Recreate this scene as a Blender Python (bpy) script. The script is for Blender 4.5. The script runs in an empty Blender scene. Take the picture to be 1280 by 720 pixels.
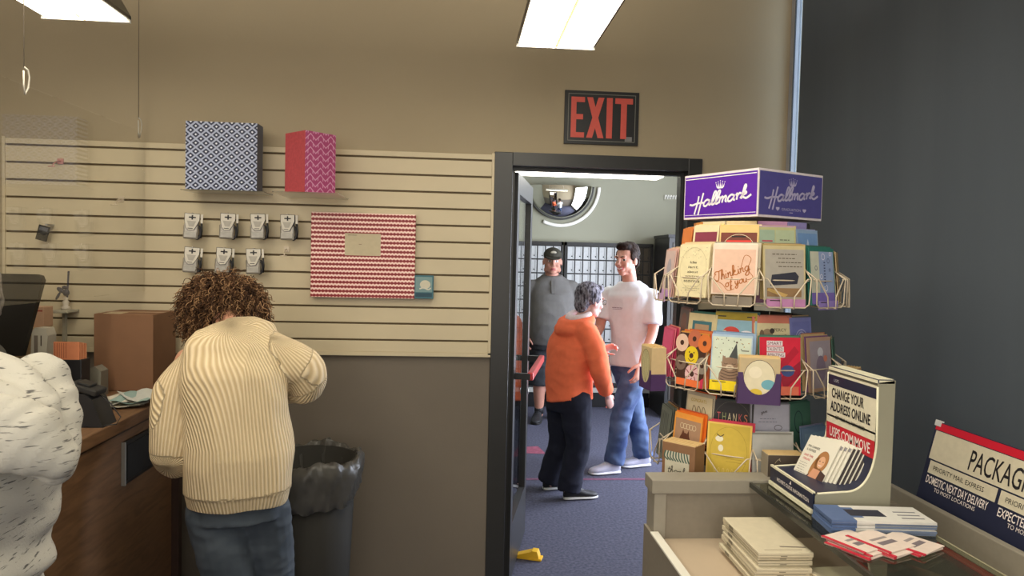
import bpy, bmesh, math, random
from mathutils import Vector, Matrix, noise, Quaternion
random.seed(7)
C = bpy.context.scene.collection
PI = math.pi
V = Vector

# ------------------------------------------------------------------ camera, world, light
cam_d = bpy.data.cameras.new('camera'); cam = bpy.data.objects.new('camera', cam_d); C.objects.link(cam)
cam_d.sensor_width = 36; cam_d.lens = 894.86/1280*36; cam_d.clip_start = 0.02
yaw, pitch, roll = 0.0773, 0.0397, 0.0237
Fw = V((math.sin(yaw)*math.cos(pitch), math.cos(yaw)*math.cos(pitch), -math.sin(pitch)))
Rt = V((math.cos(yaw), -math.sin(yaw), 0)); Up = Rt.cross(Fw)
R2 = Rt*math.cos(roll) + Up*math.sin(roll); U2 = -Rt*math.sin(roll) + Up*math.cos(roll)
cam.matrix_world = Matrix(((R2.x, U2.x, -Fw.x, 0), (R2.y, U2.y, -Fw.y, 0), (R2.z, U2.z, -Fw.z, 1.6312), (0, 0, 0, 1)))
bpy.context.scene.camera = cam
vs = bpy.context.scene.view_settings
vs.view_transform = 'Standard'; vs.look = 'None'; vs.gamma = 1; vs.use_curve_mapping = False
vs.exposure = 0.0
W = bpy.data.worlds.new('World'); bpy.context.scene.world = W; W.use_nodes = True
W.node_tree.nodes['Background'].inputs[0].default_value = (0.62, 0.76, 1.0, 1)
W.node_tree.nodes['Background'].inputs[1].default_value = 3.6
def area(name, loc, rot, sx, sy, power, col):
    l = bpy.data.lights.new(name, 'AREA'); l.shape = 'RECTANGLE'; l.size = sx; l.size_y = sy; l.energy = power; l.color = col
    o = bpy.data.objects.new(name, l); C.objects.link(o); o.location = loc; o.rotation_euler = rot
    return o
LAMP_E = 10.0          # emission of the lamp lenses in the shop
VEST_E = 8.0         # emission of the lobby lamp
# daylight coming in through the lobby's street window on the right
area('lobby_daylight', (3.16, 5.4, 1.45), (0, PI/2, 0), 2.3, 2.6, 225, (0.84, 0.88, 1.0))
# soft fill light added behind the viewpoint, no window is built there
area('added_rear_fill', (-0.9, -3.4, 1.9), (-PI/2, 0, PI), 4.6, 2.4, 100, (1.0, 0.95, 0.88))

# ------------------------------------------------------------------ materials
def lin(c):
    return tuple(((x/255)/12.92 if x/255 <= 0.04045 else ((x/255+0.055)/1.055)**2.4) for x in c) + (1,)
def mat(name, col, rough=0.6, metal=0, var=0.06, scale=20, bump=0.0, bscale=200, spec=0.4, emit=0, alpha=1, trans=0, stretch=None, coat=0):
    m = bpy.data.materials.new(name); m.use_nodes = True; nt = m.node_tree; N = nt.nodes; L = nt.links
    b = N['Principled BSDF']
    b.inputs['Roughness'].default_value = rough; b.inputs['Metallic'].default_value = metal
    b.inputs['Specular IOR Level'].default_value = spec
    b.inputs['Coat Weight'].default_value = coat
    c = lin(col)
    tc = N.new('ShaderNodeTexCoord'); mp = N.new('ShaderNodeMapping'); L.new(tc.outputs['Object'], mp.inputs[0])
    if stretch: mp.inputs['Scale'].default_value = stretch
    if var:
        nz = N.new('ShaderNodeTexNoise'); nz.inputs['Scale'].default_value = scale; nz.inputs['Detail'].default_value = 4
        L.new(mp.outputs[0], nz.inputs['Vector'])
        r = N.new('ShaderNodeValToRGB')
        r.color_ramp.elements[0].position = 0.3; r.color_ramp.elements[1].position = 0.7
        r.color_ramp.elements[0].color = tuple(x*(1-var) for x in c[:3])+(1,)
        r.color_ramp.elements[1].color = tuple(min(1, x*(1+var)) for x in c[:3])+(1,)
        L.new(nz.outputs[0], r.inputs[0]); L.new(r.outputs[0], b.inputs['Base Color'])
    else: b.inputs['Base Color'].default_value = c
    if bump:
        n2 = N.new('ShaderNodeTexNoise'); n2.inputs['Scale'].default_value = bscale; n2.inputs['Detail'].default_value = 3
        L.new(mp.outputs[0], n2.inputs['Vector'])
        bp = N.new('ShaderNodeBump'); bp.inputs['Strength'].default_value = bump; bp.inputs['Distance'].default_value = 0.004
        L.new(n2.outputs[0], bp.inputs['Height']); L.new(bp.outputs[0], b.inputs['Normal'])
    if emit: b.inputs['Emission Color'].default_value = c; b.inputs['Emission Strength'].default_value = emit
    if alpha < 1: b.inputs['Alpha'].default_value = alpha
    if trans: b.inputs['Transmission Weight'].default_value = trans
    return m
_pm = {}
def pm(col, rough=0.55):           # printed card stock / ink of one colour
    k = tuple(col)+(rough,)
    if k not in _pm: _pm[k] = mat('ink_%02x%02x%02x' % tuple(col), col, rough, var=0.04, scale=60)
    return _pm[k]
def glassmat(name, tint=(1, 1, 1), ior=1.5, rough=0.0):
    m = bpy.data.materials.new(name); m.use_nodes = True; N = m.node_tree.nodes; L = m.node_tree.links
    N.remove(N['Principled BSDF']); out = N['Material Output']
    t = N.new('ShaderNodeBsdfTransparent'); t.inputs[0].default_value = tint+(1,)
    g = N.new('ShaderNodeBsdfGlossy'); g.inputs['Roughness'].default_value = rough; g.inputs['Color'].default_value = (1, 1, 1, 1)
    ge = N.new('ShaderNodeNewGeometry'); dt = N.new('ShaderNodeVectorMath'); dt.operation = 'DOT_PRODUCT'   # Schlick reflectance of a thin pane, same from both sides
    L.new(ge.outputs['Normal'], dt.inputs[0]); L.new(ge.outputs['Incoming'], dt.inputs[1]); h = NT(m)
    c1 = h.mth('SUBTRACT', 1, h.mth('ABSOLUTE', dt.outputs['Value'])); f0 = ((ior-1)/(ior+1))**2
    fr = h.mth('MULTIPLY_ADD', h.mth('POWER', c1, 5), 1-f0, f0)
    mx = N.new('ShaderNodeMixShader'); L.new(fr, mx.inputs[0]); L.new(t.outputs[0], mx.inputs[1]); L.new(g.outputs[0], mx.inputs[2])
    L.new(mx.outputs[0], out.inputs[0]); return m
class NT:   # tiny helper for math node chains
    def __init__(s, m): s.t = m.node_tree; s.N = s.t.nodes; s.L = s.t.links; s.b = s.N.get('Principled BSDF')
    def mth(s, op, a, b=None, c=None):
        n = s.N.new('ShaderNodeMath'); n.operation = op
        for i, x in enumerate((a, b, c)):
            if x is None: continue
            if isinstance(x, (int, float)): n.inputs[i].default_value = x
            else: s.L.new(x, n.inputs[i])
        return n.outputs[0]
    def obj(s):
        tc = s.N.new('ShaderNodeTexCoord'); sp = s.N.new('ShaderNodeSeparateXYZ'); s.L.new(tc.outputs['Object'], sp.inputs[0]); return sp.outputs
    def mix(s, f, a, b):
        n = s.N.new('ShaderNodeMix'); n.data_type = 'RGBA'; s.L.new(f, n.inputs[0])
        for i, x in ((6, a), (7, b)):
            if isinstance(x, tuple): n.inputs[i].default_value = lin(x)
            else: s.L.new(x, n.inputs[i])
        return n.outputs[2]
def newp(name, rough=0.5):
    m = bpy.data.materials.new(name); m.use_nodes = True; n = NT(m); n.b.inputs['Roughness'].default_value = rough; n.b.inputs['Specular IOR Level'].default_value = 0.35; return m, n

M = {}
M['wall'] = mat('wall_paint_tan', (162, 148, 122), 0.7, var=0.03, scale=2, bump=0.08, bscale=120)
M['wall_low'] = mat('wall_paint_taupe', (114, 105, 94), 0.7, var=0.04, scale=2, bump=0.08, bscale=120)
M['wall_v'] = mat('wall_paint_lobby', (146, 145, 126), 0.7, var=0.02, scale=2)
M['ceil'] = mat('ceiling_white', (205, 200, 188), 0.8, var=0.03)
M['slat'] = mat('slatwall_cream', (202, 188, 158), 0.45, var=0.03, scale=3)
M['groove'] = mat('slatwall_groove', (104, 88, 62), 0.6)
M['frame'] = mat('door_frame_black', (46, 46, 46), 0.35, var=0.03)
M['black'] = mat('black_plastic', (26, 26, 28), 0.4, var=0.05)
M['blackm'] = mat('black_matte', (38, 36, 34), 0.7, var=0.08)
M['white'] = mat('white_paint', (225, 222, 212), 0.5, var=0.02)
M['paper'] = mat('white_paper', (222, 218, 205), 0.6, var=0.03, scale=8)
M['chrome'] = mat('chrome', (220, 220, 220), 0.12, 1, var=0)
M['mirror'] = mat('mirror', (215, 215, 210), 0.03, 1, var=0)
M['steel'] = mat('brushed_steel', (170, 170, 168), 0.35, 1, var=0.05)
M['wire'] = mat('cream_wire', (205, 190, 168), 0.4, 0.1, var=0.03)
M['alu'] = mat('window_frame_grey', (168, 170, 178), .5, .2)
M['glass'] = glassmat('clear_glass', (0.93, 0.96, 0.94))
M['acrylic_s'] = glassmat('frosted_shelf', (.86, .86, .84), 1.15, .3)
M['acrylic'] = glassmat('acrylic_sheet', (0.985, 0.985, 0.98))
M['shade'] = mat('shade_charcoal', (84, 92, 102), 0.85, var=0.10, scale=1.6, stretch=(1, 2.2, 0.25), bump=0.05, bscale=400)
M['gray_lam'] = mat('grey_laminate', (146, 140, 128), 0.5, var=0.03, scale=60)
M['gray_lam2'] = mat('warm_grey_laminate', (132, 124, 112), 0.5, var=0.04, scale=60)
M['shelf_lam'] = mat('beige_shelf', (188, 170, 148), 0.45, var=0.02)
M['navy'] = mat('navy_print', (38, 42, 66), 0.4, var=0.02)
M['red'] = mat('red_print', (200, 30, 52), 0.4, var=0.02)
M['card'] = mat('cardboard', (128, 92, 66), 0.75, var=0.05, scale=12, bump=0.05)
M['skin'] = mat('skin_light', (205, 150, 128), 0.5, var=0.05, scale=20)
M['skin2'] = mat('skin_tan', (176, 124, 100), 0.5, var=0.06, scale=20)
M['gold'] = pm((214, 188, 140))
# wood of the counter: grain along its length
m, n = newp('counter_wood', 0.4)
o = n.obj(); tcn = n.N.new('ShaderNodeTexCoord'); mpn = n.N.new('ShaderNodeMapping'); mpn.inputs['Scale'].default_value = (9, 1.2, 9); n.L.new(tcn.outputs['Object'], mpn.inputs[0])
nz = n.N.new('ShaderNodeTexNoise'); nz.inputs['Scale'].default_value = 4; nz.inputs['Detail'].default_value = 6; nz.inputs['Distortion'].default_value = 1.2; n.L.new(mpn.outputs[0], nz.inputs['Vector'])
rp = n.N.new('ShaderNodeValToRGB'); n.L.new(nz.outputs[0], rp.inputs[0]); rp.color_ramp.elements[0].position = .35; rp.color_ramp.elements[1].position = .65
rp.color_ramp.elements[0].color = lin((106, 78, 56)); rp.color_ramp.elements[1].color = lin((130, 98, 70)); n.L.new(rp.outputs[0], n.b.inputs['Base Color']); M['wood'] = m
# carpet
m, n = newp('carpet_slate', 0.95)
tcn = n.N.new('ShaderNodeTexCoord'); nz = n.N.new('ShaderNodeTexNoise'); nz.inputs['Scale'].default_value = 60; nz.inputs['Detail'].default_value = 5; n.L.new(tcn.outputs['Object'], nz.inputs['Vector'])
rp = n.N.new('ShaderNodeValToRGB'); n.L.new(nz.outputs[0], rp.inputs[0]); rp.color_ramp.elements[0].position = .3; rp.color_ramp.elements[1].position = .75
rp.color_ramp.elements[0].color = lin((58, 60, 78)); rp.color_ramp.elements[1].color = lin((92, 92, 110)); n.L.new(rp.outputs[0], n.b.inputs['Base Color'])
bp = n.N.new('ShaderNodeBump'); bp.inputs['Strength'].default_value = .5; bp.inputs['Distance'].default_value = .004; nz2 = n.N.new('ShaderNodeTexNoise'); nz2.inputs['Scale'].default_value = 400; n.L.new(tcn.outputs['Object'], nz2.inputs['Vector'])
n.L.new(nz2.outputs[0], bp.inputs['Height']); n.L.new(bp.outputs[0], n.b.inputs['Normal']); M['carpet'] = m
def lamp_mat(name, col, e):
    m, n = newp(name, 0.4); o = n.obj()
    w = n.mth('SINE', n.mth('MULTIPLY', o[1], 420)); s = n.mth('MULTIPLY_ADD', w, 0.06, 0.94)
    n.b.inputs['Base Color'].default_value = lin((230, 228, 215)); n.b.inputs['Emission Color'].default_value = col
    n.L.new(n.mth('MULTIPLY', s, e), n.b.inputs['Emission Strength']); return m
M['lens'] = lamp_mat('lamp_lens', (1.0, 0.92, 0.74, 1), LAMP_E)
M['lens_v'] = lamp_mat('lobby_lamp_lens', (1.0, 0.95, 0.82, 1), VEST_E)

# ------------------------------------------------------------------ mesh builder
def circ(n, r=1, ry=None, a0=0):
    return [(r*math.cos(a0+2*PI*i/n), (ry or r)*math.sin(a0+2*PI*i/n)) for i in range(n)]
class MB:
    def __init__(s): s.bm = bmesh.new(); s.mats = []
    def mi(s, m):
        if m not in s.mats: s.mats.append(m)
        return s.mats.index(m)
    def add(s, verts, faces, m, T=None, smooth=False):
        i = s.mi(m); vs = [s.bm.verts.new(T @ V(v) if T else V(v)) for v in verts]; fs = []
        for f in faces:
            try:
                fc = s.bm.faces.new([vs[k] for k in f]); fc.material_index = i; fc.smooth = smooth; fs.append(fc)
            except ValueError: pass
        return vs, fs
    def box(s, x0, x1, y0, y1, z0, z1, m, T=None, bev=0):
        v = [(x, y, z) for z in (z0, z1) for y in (y0, y1) for x in (x0, x1)]
        f = [(0, 2, 3, 1), (4, 5, 7, 6), (0, 1, 5, 4), (2, 6, 7, 3), (0, 4, 6, 2), (1, 3, 7, 5)]
        vs, fs = s.add(v, f, m, T)
        if bev:
            es = list({e for fc in fs for e in fc.edges})
            bmesh.ops.bevel(s.bm, geom=es, offset=bev, segments=2, affect='EDGES', profile=0.5)
        return s
    def rings(s, rs, m, caps=True, smooth=True, T=None, closed=False):
        n = len(rs[0]); v = [p for r in rs for p in r]; f = []
        K = len(rs)
        for i in range(K if closed else K-1):
            j = (i+1) % K
            for k in range(n): f.append((i*n+k, i*n+(k+1) % n, j*n+(k+1) % n, j*n+k))
        if caps and not closed: f += [tuple(reversed(range(n))), tuple(range((K-1)*n, K*n))]
        s.add(v, f, m, T, smooth); return s
    def tube(s, pts, r, m, n=8, T=None, closed=False, taper=None):
        pts = [V(p) for p in pts]; rs = []; K = len(pts); prev = None
        for i, p in enumerate(pts):
            a = pts[(i-1) % K] if (closed or i) else p; b = pts[(i+1) % K] if (closed or i < K-1) else p
            t = (b-a).normalized() if (b-a).length > 1e-9 else V((0, 0, 1))
            if prev is None: u = t.cross(V((0, 0, 1)) if abs(t.z) < .9 else V((1, 0, 0))).normalized()
            else: u = (prev - t*prev.dot(t)).normalized()
            prev = u; w = t.cross(u); rr = taper[i] if taper else r
            rs.append([p+u*(rr*c)+w*(rr*d) for c, d in circ(n)])
        return s.rings(rs, m, T=T, closed=closed)
    def cyl(s, p0, p1, r, m, n=20, r2=None, T=None): return s.tube([p0, p1], r, m, n, T, taper=[r, r if r2 is None else r2])
    def lathe(s, prof, c, m, n=32, T=None, smooth=True):
        rs = [[V((c[0]+r*math.cos(2*PI*i/n), c[1]+r*math.sin(2*PI*i/n), c[2]+z)) for i in range(n)] for r, z in prof]
        return s.rings(rs, m, T=T, smooth=smooth)
    def ell(s, c, r, m, Q=None, nu=20, nv=12, T=None):
        rs = []; c = V(c)
        for j in range(nv+1):
            a = -PI/2 + PI*j/nv; a = max(-PI/2+.02, min(PI/2-.02, a)); ring = []
            for i in range(nu):
                b = 2*PI*i/nu; p = V((r[0]*math.cos(a)*math.cos(b), r[1]*math.cos(a)*math.sin(b), r[2]*math.sin(a)))
                if Q is not None: p = Q @ p
                ring.append(c+p)
            rs.append(ring)
        return s.rings(rs, m, T=T)
    def prism(s, poly, axis, d0, d1, m, T=None):   # poly in the plane normal to axis
        def P(a, b, d): return {'x': (d, a, b), 'y': (a, d, b), 'z': (a, b, d)}[axis]
        n = len(poly); v = [P(a, b, d0) for a, b in poly]+[P(a, b, d1) for a, b in poly]
        f = [tuple(range(n)), tuple(reversed(range(n, 2*n)))]+[(i, n+i, n+(i+1) % n, (i+1) % n) for i in range(n)]
        vs, fs = s.add(v, f, m, T); return s
    # flat print on a face looking to local -Y ------------------------------
    def pl(s, pts, y, m, T=None):
        s.add([(a, y, b) for a, b in pts], [tuple(range(len(pts)))], m, T); return s
    def prect(s, x0, x1, z0, z1, y, m, T=None): return s.pl([(x0, z0), (x1, z0), (x1, z1), (x0, z1)], y, m, T)
    def pell(s, x, z, rx, rz, y, m, T=None, n=24): return s.pl([(x+a, z+b) for a, b in circ(n, rx, rz)], y, m, T)
    def pring(s, x, z, rx, rz, w, y, m, T=None, n=28):
        o = circ(n, rx, rz); i_ = circ(n, rx-w, rz-w)
        s.add([(x+a, y, z+b) for a, b in o+i_], [(k, (k+1) % n, n+(k+1) % n, n+k) for k in range(n)], m, T); return s
    def stroke(s, pts, w, y, m, T=None, sm=True):
        P = [V((a, b)) for a, b in pts]
        if sm and len(P) > 2:
            Q = []
            for i in range(len(P)-1):
                p0, p1, p2, p3 = P[max(i-1, 0)], P[i], P[i+1], P[min(i+2, len(P)-1)]
                for k in range(5):
                    t = k/5; Q.append(0.5*((2*p1)+(p2-p0)*t+(2*p0-5*p1+4*p2-p3)*t*t+(3*p1-p0-3*p2+p3)*t**3))
            Q.append(P[-1]); P = Q
        v = []; f = []
        for i, p in enumerate(P):
            d = (P[min(i+1, len(P)-1)]-P[max(i-1, 0)]); d = d.normalized() if d.length > 1e-9 else V((1, 0)); nn = V((-d.y, d.x))*w/2
            v += [(p.x+nn.x, y, p.y+nn.y), (p.x-nn.x, y, p.y-nn.y)]
            if i: f.append((2*i-2, 2*i-1, 2*i+1, 2*i))
        s.add(v, f, m, T); return s
    def text(s, body, x, z, h, m, y=-0.001, sx=1.0, T=None, align='CENTER', bold=0.0, slant=0.0, ang=0.0, width=None):
        cu = bpy.data.curves.new('t', 'FONT'); cu.body = body; cu.size = 1; cu.align_x = align; cu.align_y = 'CENTER'; cu.resolution_u = 3; cu.offset = bold; cu.shear = slant
        ob = bpy.data.objects.new('t', cu); me = ob.to_mesh()
        zs = [v.co.y for v in me.vertices]; xs = [v.co.x for v in me.vertices]
        if not zs: bpy.data.objects.remove(ob); return s
        k = h/(max(zs)-min(zs)); cz = (max(zs)+min(zs))/2; kx = k*sx
        if width: kx = width/(max(xs)-min(xs))
        ca, sa = math.cos(ang), math.sin(ang)
        vv = []
        for v in me.vertices:
            a, b = v.co.x*kx, (v.co.y-cz)*k; vv.append((x+a*ca-b*sa, y, z+a*sa+b*ca))
        ff = [tuple(p.vertices) for p in me.polygons]
        s.add(vv, ff, m, T); ob.to_mesh_clear(); bpy.data.objects.remove(ob); bpy.data.curves.remove(cu); return s
    def build(s, name, parent=None, origin=(0, 0, 0), loc=None, rz=0, weld=False):
        o_ = V(origin)
        for v in s.bm.verts: v.co -= o_
        bmesh.ops.recalc_face_normals(s.bm, faces=[f for f in s.bm.faces if len(f.verts) > 0]) if weld else None
        me = bpy.data.meshes.new(name); s.bm.to_mesh(me); s.bm.free()
        for m in s.mats: me.materials.append(m)
        ob = bpy.data.objects.new(name, me); C.objects.link(ob)
        if parent is None: ob.location = loc if loc is not None else origin; ob.rotation_euler = (0, 0, rz)
        else: ob.parent = parent; ob.location = loc if loc is not None else (0, 0, 0); ob.rotation_euler = (0, 0, rz)
        return ob
def tag(o, label, cat, group=None, kind=None):
    o['label'] = label
    if cat: o['category'] = cat
    if group: o['group'] = group
    if kind: o['kind'] = kind
    return o
def struct(o): o['kind'] = 'structure'; return o
def empty(name, loc, label, cat, group=None, rz=0):
    o = bpy.data.objects.new(name, None); C.objects.link(o); o.location = loc; o.rotation_euler = (0, 0, rz); o.empty_display_size = 0.05
    return tag(o, label, cat, group)
def copy_tree(o, parent=None):
    c = o.copy(); C.objects.link(c)
    if parent: c.parent = parent; c.matrix_parent_inverse = Matrix()
    for ch in [x for x in o.children]: copy_tree(ch, c)
    return c

# ------------------------------------------------------------------ room shell
WY = 3.357; WT = 0.14
DX0, DX1, DZ = 0.205, 1.118, 2.10     # rough opening under the frame
b = MB()
b.box(-3.6, DX0, WY, WY+WT, 1.187, 3.3, M['wall']); b.box(DX1, 3.3, WY, WY+WT, 1.187, 3.3, M['wall']); b.box(DX0, DX1, WY, WY+WT, DZ, 3.3, M['wall'])
struct(b.build('wall_back'))
b = MB(); b.box(-3.6, DX0, WY, WY+WT, 0, 1.187, M['wall_low']); b.box(DX1, 3.3, WY, WY+WT, 0, 1.187, M['wall_low']); struct(b.build('wall_back_lower'))
b = MB(); b.box(-3.7, -3.6, -3.6, WY+WT, 0, 3.3, M['wall']); struct(b.build('wall_left'))
b = MB(); b.box(-3.7, 1.9, -3.7, -3.6, 0, 3.3, M['wall']); struct(b.build('wall_front'))
b = MB(); b.box(-3.7, 3.4, -3.7, 8.1, -0.1, 0, M['carpet']); struct(b.build('floor'))
b = MB(); b.box(-3.7, 1.9, -3.7, WY+WT, 3.3, 3.4, M['ceil']); struct(b.build('ceiling'))
# right wall: sill wall, header and the tall shop window
b = MB(); b.box(1.60, 1.75, -3.6, WY, 0, 0.5, M['wall']); b.box(1.60, 1.75, -3.6, WY, 3.1, 3.3, M['wall']); b.box(1.60, 1.75, -3.6, -2.6, .5, 3.1, M['wall']); struct(b.build('wall_right'))
b = MB()
b.box(1.567, 1.598, 3.314, 3.356, 0.5, 3.1, M['alu']); b.box(1.60, 1.68, -2.6, 3.33, 0.5, 0.56, M['alu']); b.box(1.60, 1.68, -2.6, 3.33, 3.04, 3.1, M['alu']); b.box(1.5655, 1.572, 3.3125, 3.316, .5, 3.1, M['frame'])
for y in (2.05, 0.75, -0.7): b.box(1.64, 1.70, y-.03, y+.03, .56, 3.04, M['steel'])
b.box(1.64, 1.70, -2.6, 3.3, 1.86, 1.92, M['steel'])
wf = struct(b.build('window_1'))
b = MB(); b.box(1.588, 1.594, -2.6, 3.314, .56, 3.04, M['glass']); g = b.build('glass_pane', wf)
b = MB(); b.box(1.76, 3.0, WY-.012, WY-.001, 0, 3.3, M['white']); struct(b.build('reflector_panel'))      # white panel added outside so the gap beside the shade looks bright
# lobby beyond the door
b = MB(); b.box(-0.9, 3.4, 7.92, 8.02, 0, 2.95, M['wall_v']); struct(b.build('wall_lobby_back'))
b = MB(); b.box(-1.0, -0.9, WY+WT, 8.02, 0, 2.95, M['wall_v']); struct(b.build('wall_lobby_left'))
b = MB(); b.box(3.2, 3.3, WY+WT, 4.1, 0, 2.95, M['wall_v']); b.box(3.2, 3.3, 6.7, 8.0, 0, 2.95, M['wall_v']); b.box(3.2, 3.3, 4.1, 6.7, 0, .3, M['wall_v']); b.box(3.2, 3.3, 4.1, 6.7, 2.6, 2.95, M['wall_v']); struct(b.build('wall_lobby_right'))
b = MB()
for y in (4.1, 4.95, 5.8, 6.65): b.box(3.22, 3.28, y, y+.05, .3, 2.6, M['frame'])
w2 = struct(b.build('window_2')); b = MB(); b.box(3.245, 3.252, 4.12, 6.68, .3, 2.6, M['glass']); b.build('glass_pane', w2)
b = MB(); b.box(-1.0, 3.3, WY+WT, 8.02, 2.95, 3.05, M['ceil']); struct(b.build('ceiling_lobby'))
b = MB(); b.box(-.9, 2.2, 7.905, 7.92, 0.0, .1, M['frame']); struct(b.build('baseboard_lobby'))
# door frame
b = MB(); F = M['frame']
for (x0, x1) in ((0.163, 0.25), (1.084, 1.152)):
    b.box(x0, x1, WY-.018, WY+WT+.018, 0, 2.13, F, bev=.003)
b.box(0.25, 1.084, WY-.018, WY+WT+.018, 2.07, 2.13, F)
b.box(0.25, 0.265, WY+.05, WY+.09, 0, 2.07, F); b.box(1.069, 1.084, WY+.05, WY+.09, 0, 2.07, F); b.box(.265, 1.069, WY+.05, WY+.09, 2.055, 2.07, F)
struct(b.build('trim_1'))
# open glazed door leaf, swung into the lobby
hx, hy = 0.268, 3.49; ex, ey = 0.415, 4.21
L_ = math.hypot(ex-hx, ey-hy); ang = math.atan2(ey-hy, ex-hx)
b = MB(); t = .022
b.box(0, .075, -t, t, .012, 2.055, F, bev=.002); b.box(L_-.075, L_, -t, t, .012, 2.055, F, bev=.002)
b.box(.075, L_-.075, -t, t, 1.955, 2.055, F); b.box(.075, L_-.075, -t, t, .012, .30, F)
door = struct(b.build('door_1', loc=(hx, hy, 0), rz=ang))
b = MB(); b.box(.075, L_-.075, -.004, .004, .30, 1.955, M['glass']); b.build('glass_pane', door)
barm = mat('bar_red_reflection', (196, 60, 62), .3, .2)  # red tint paints the orange hoodie's reflection into the metal bar
b = MB(); b.box(.03, L_-.03, -.115, -.085, 1.035, 1.075, barm, bev=.006); b.build('push_bar', door)
b = MB(); b.box(.02, .05, -.10, -t, 1.04, 1.07, M['black']); b.box(L_-.05, L_-.02, -.10, -t, 1.04, 1.07, M['black']); b.build('push_bar_bracket', door)
b = MB(); b.cyl((L_-.035, -t-.006, .86), (L_-.035, -t, .86), .018, M['steel']); b.build('door_lock', door)
# yellow wedge
b = MB(); ye = mat('yellow_rubber', (224, 176, 40), .5)
b.prism([(0, .001), (.13, .045), (.135, .05), (.165, .05), (.175, .02), (.175, .001)], 'y', -.026, .026, ye)
b.box(.12, .19, -.03, .03, .001, .012, ye, bev=.002)
tag(b.build('door_wedge', loc=(.315, 3.875, 0), rz=-.32), 'yellow rubber door wedge pushed under the open black door', 'door wedge')

# ------------------------------------------------------------------ window shade
b = MB(); rs = []
ny = 90
def shade_x(y): return 1.568 + .004*math.sin(y*5) + .003*math.sin(y*13+1)
v = []; f = []
for i in range(ny+1):
    y = 3.237 - i*(3.237+1.6)/ny
    for z in (.55, 3.16): v.append((shade_x(y), y, z))
    if i: f.append((2*i-2, 2*i-1, 2*i+1, 2*i))
b.add(v, f, M['shade'], smooth=True)
v2 = [(x+.002, y, z) for x, y, z in v]; b.add(v2, f, M['shade'], smooth=True)
sh = b.build('roller_shade', origin=(1.575, 1.0, .55)); tag(sh, 'dark charcoal roller shade covering the tall shop window on the right', 'window shade')
b = MB(); b.cyl((1.565, -1.6, 3.2), (1.565, 3.24, 3.2), .03, M['steel']); b.build('roller_tube', sh, origin=(1.575, 1.0, .55))
b = MB(); b.box(1.563, 1.59, -1.6, 3.237, .53, .56, M['blackm'], bev=.003); b.build('hem_bar', sh, origin=(1.575, 1.0, .55))

# ------------------------------------------------------------------ hanging lamps
def shop_lamp(x, y1, ln, label):
    o = empty('ceiling_lamp', (x, y1-ln, 2.46), label, 'ceiling lamp')
    hw = .152
    b = MB(); b.prism([(-hw, 0), (-hw, .012), (-.11, .085), (-.06, .10), (.06, .10), (.11, .085), (hw, .012), (hw, 0), (hw-.006, 0), (-hw+.006, 0)], 'y', 0, ln, M['lamp_h']); b.build('lamp_housing', o)
    b = MB()
    b.box(-.006, .006, .01, ln-.012, -.006, -.0005, M['lamp_ridge']); b.build('lens_ridge', o)
    for s in (-1, 1):
        b = MB(); b.add([(s*.006, .01, -.012), (s*(hw-.008), .01, -.002), (s*(hw-.008), ln-.014, -.002), (s*.006, ln-.014, -.012)], [(0, 1, 2, 3)], M['lens']); b.build('lamp_lens', o)
    for ya in (0, ln-.012): b = MB(); b.box(-hw, hw, ya, ya+.012, -.012, .012, M['white']); b.build('end_cap', o)
    l = area('added_uplight', (x, y1-ln/2, 2.575), (PI, 0, 0), .10, ln-.1, 20, (1.0, .93, .80)); l.parent = o; l.location = (0, ln/2, .112)  # fill light added above the closed housing to lift the upper wall
    for yy in (.25, ln-.25):
        b = MB(); b.cyl((0, yy, .1), (0, yy, .838), .003, M['steel'], 6); b.build('hanging_cable', o)
    return o
M['lamp_h'] = mat('lamp_housing', (88, 82, 70), .4, .3)
M['lamp_ridge'] = mat('lamp_ridge', (170, 150, 110), .5)
shop_lamp(.362, 2.785, 2.44, 'slim hanging fluorescent lamp above the doorway, nearer the red EXIT sign')
shop_lamp(-1.341, 2.715, 2.44, 'slim hanging fluorescent lamp at the top left, above the wooden counter')
shop_lamp(.362, 0.1, 2.44, 'hanging fluorescent lamp behind the viewpoint, in line with the doorway lamp')
shop_lamp(-1.341, 0.03, 2.44, 'hanging fluorescent lamp behind the viewpoint, in line with the counter lamp')
# lobby lamp
o = empty('ceiling_lamp', (1.07, 5.87, 2.36), 'long white fluorescent lamp seen through the doorway, running across the lobby', 'ceiling lamp')
b = MB(); b.prism([(-.11, 0), (-.11, .03), (-.05, .075), (.05, .075), (.11, .03), (.11, 0)], 'x', -.615, .615, M['white']); b.build('lamp_housing', o)
b = MB(); b.box(-.60, .60, -.10, .10, -.03, -.001, M['lens_v'], bev=.008); b.build('lamp_lens', o)
for s in (-.4, .4):
    b = MB(); b.cyl((s, 0, .075), (s, 0, .59), .006, M['white'], 8); b.build('hanging_stem', o)

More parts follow.
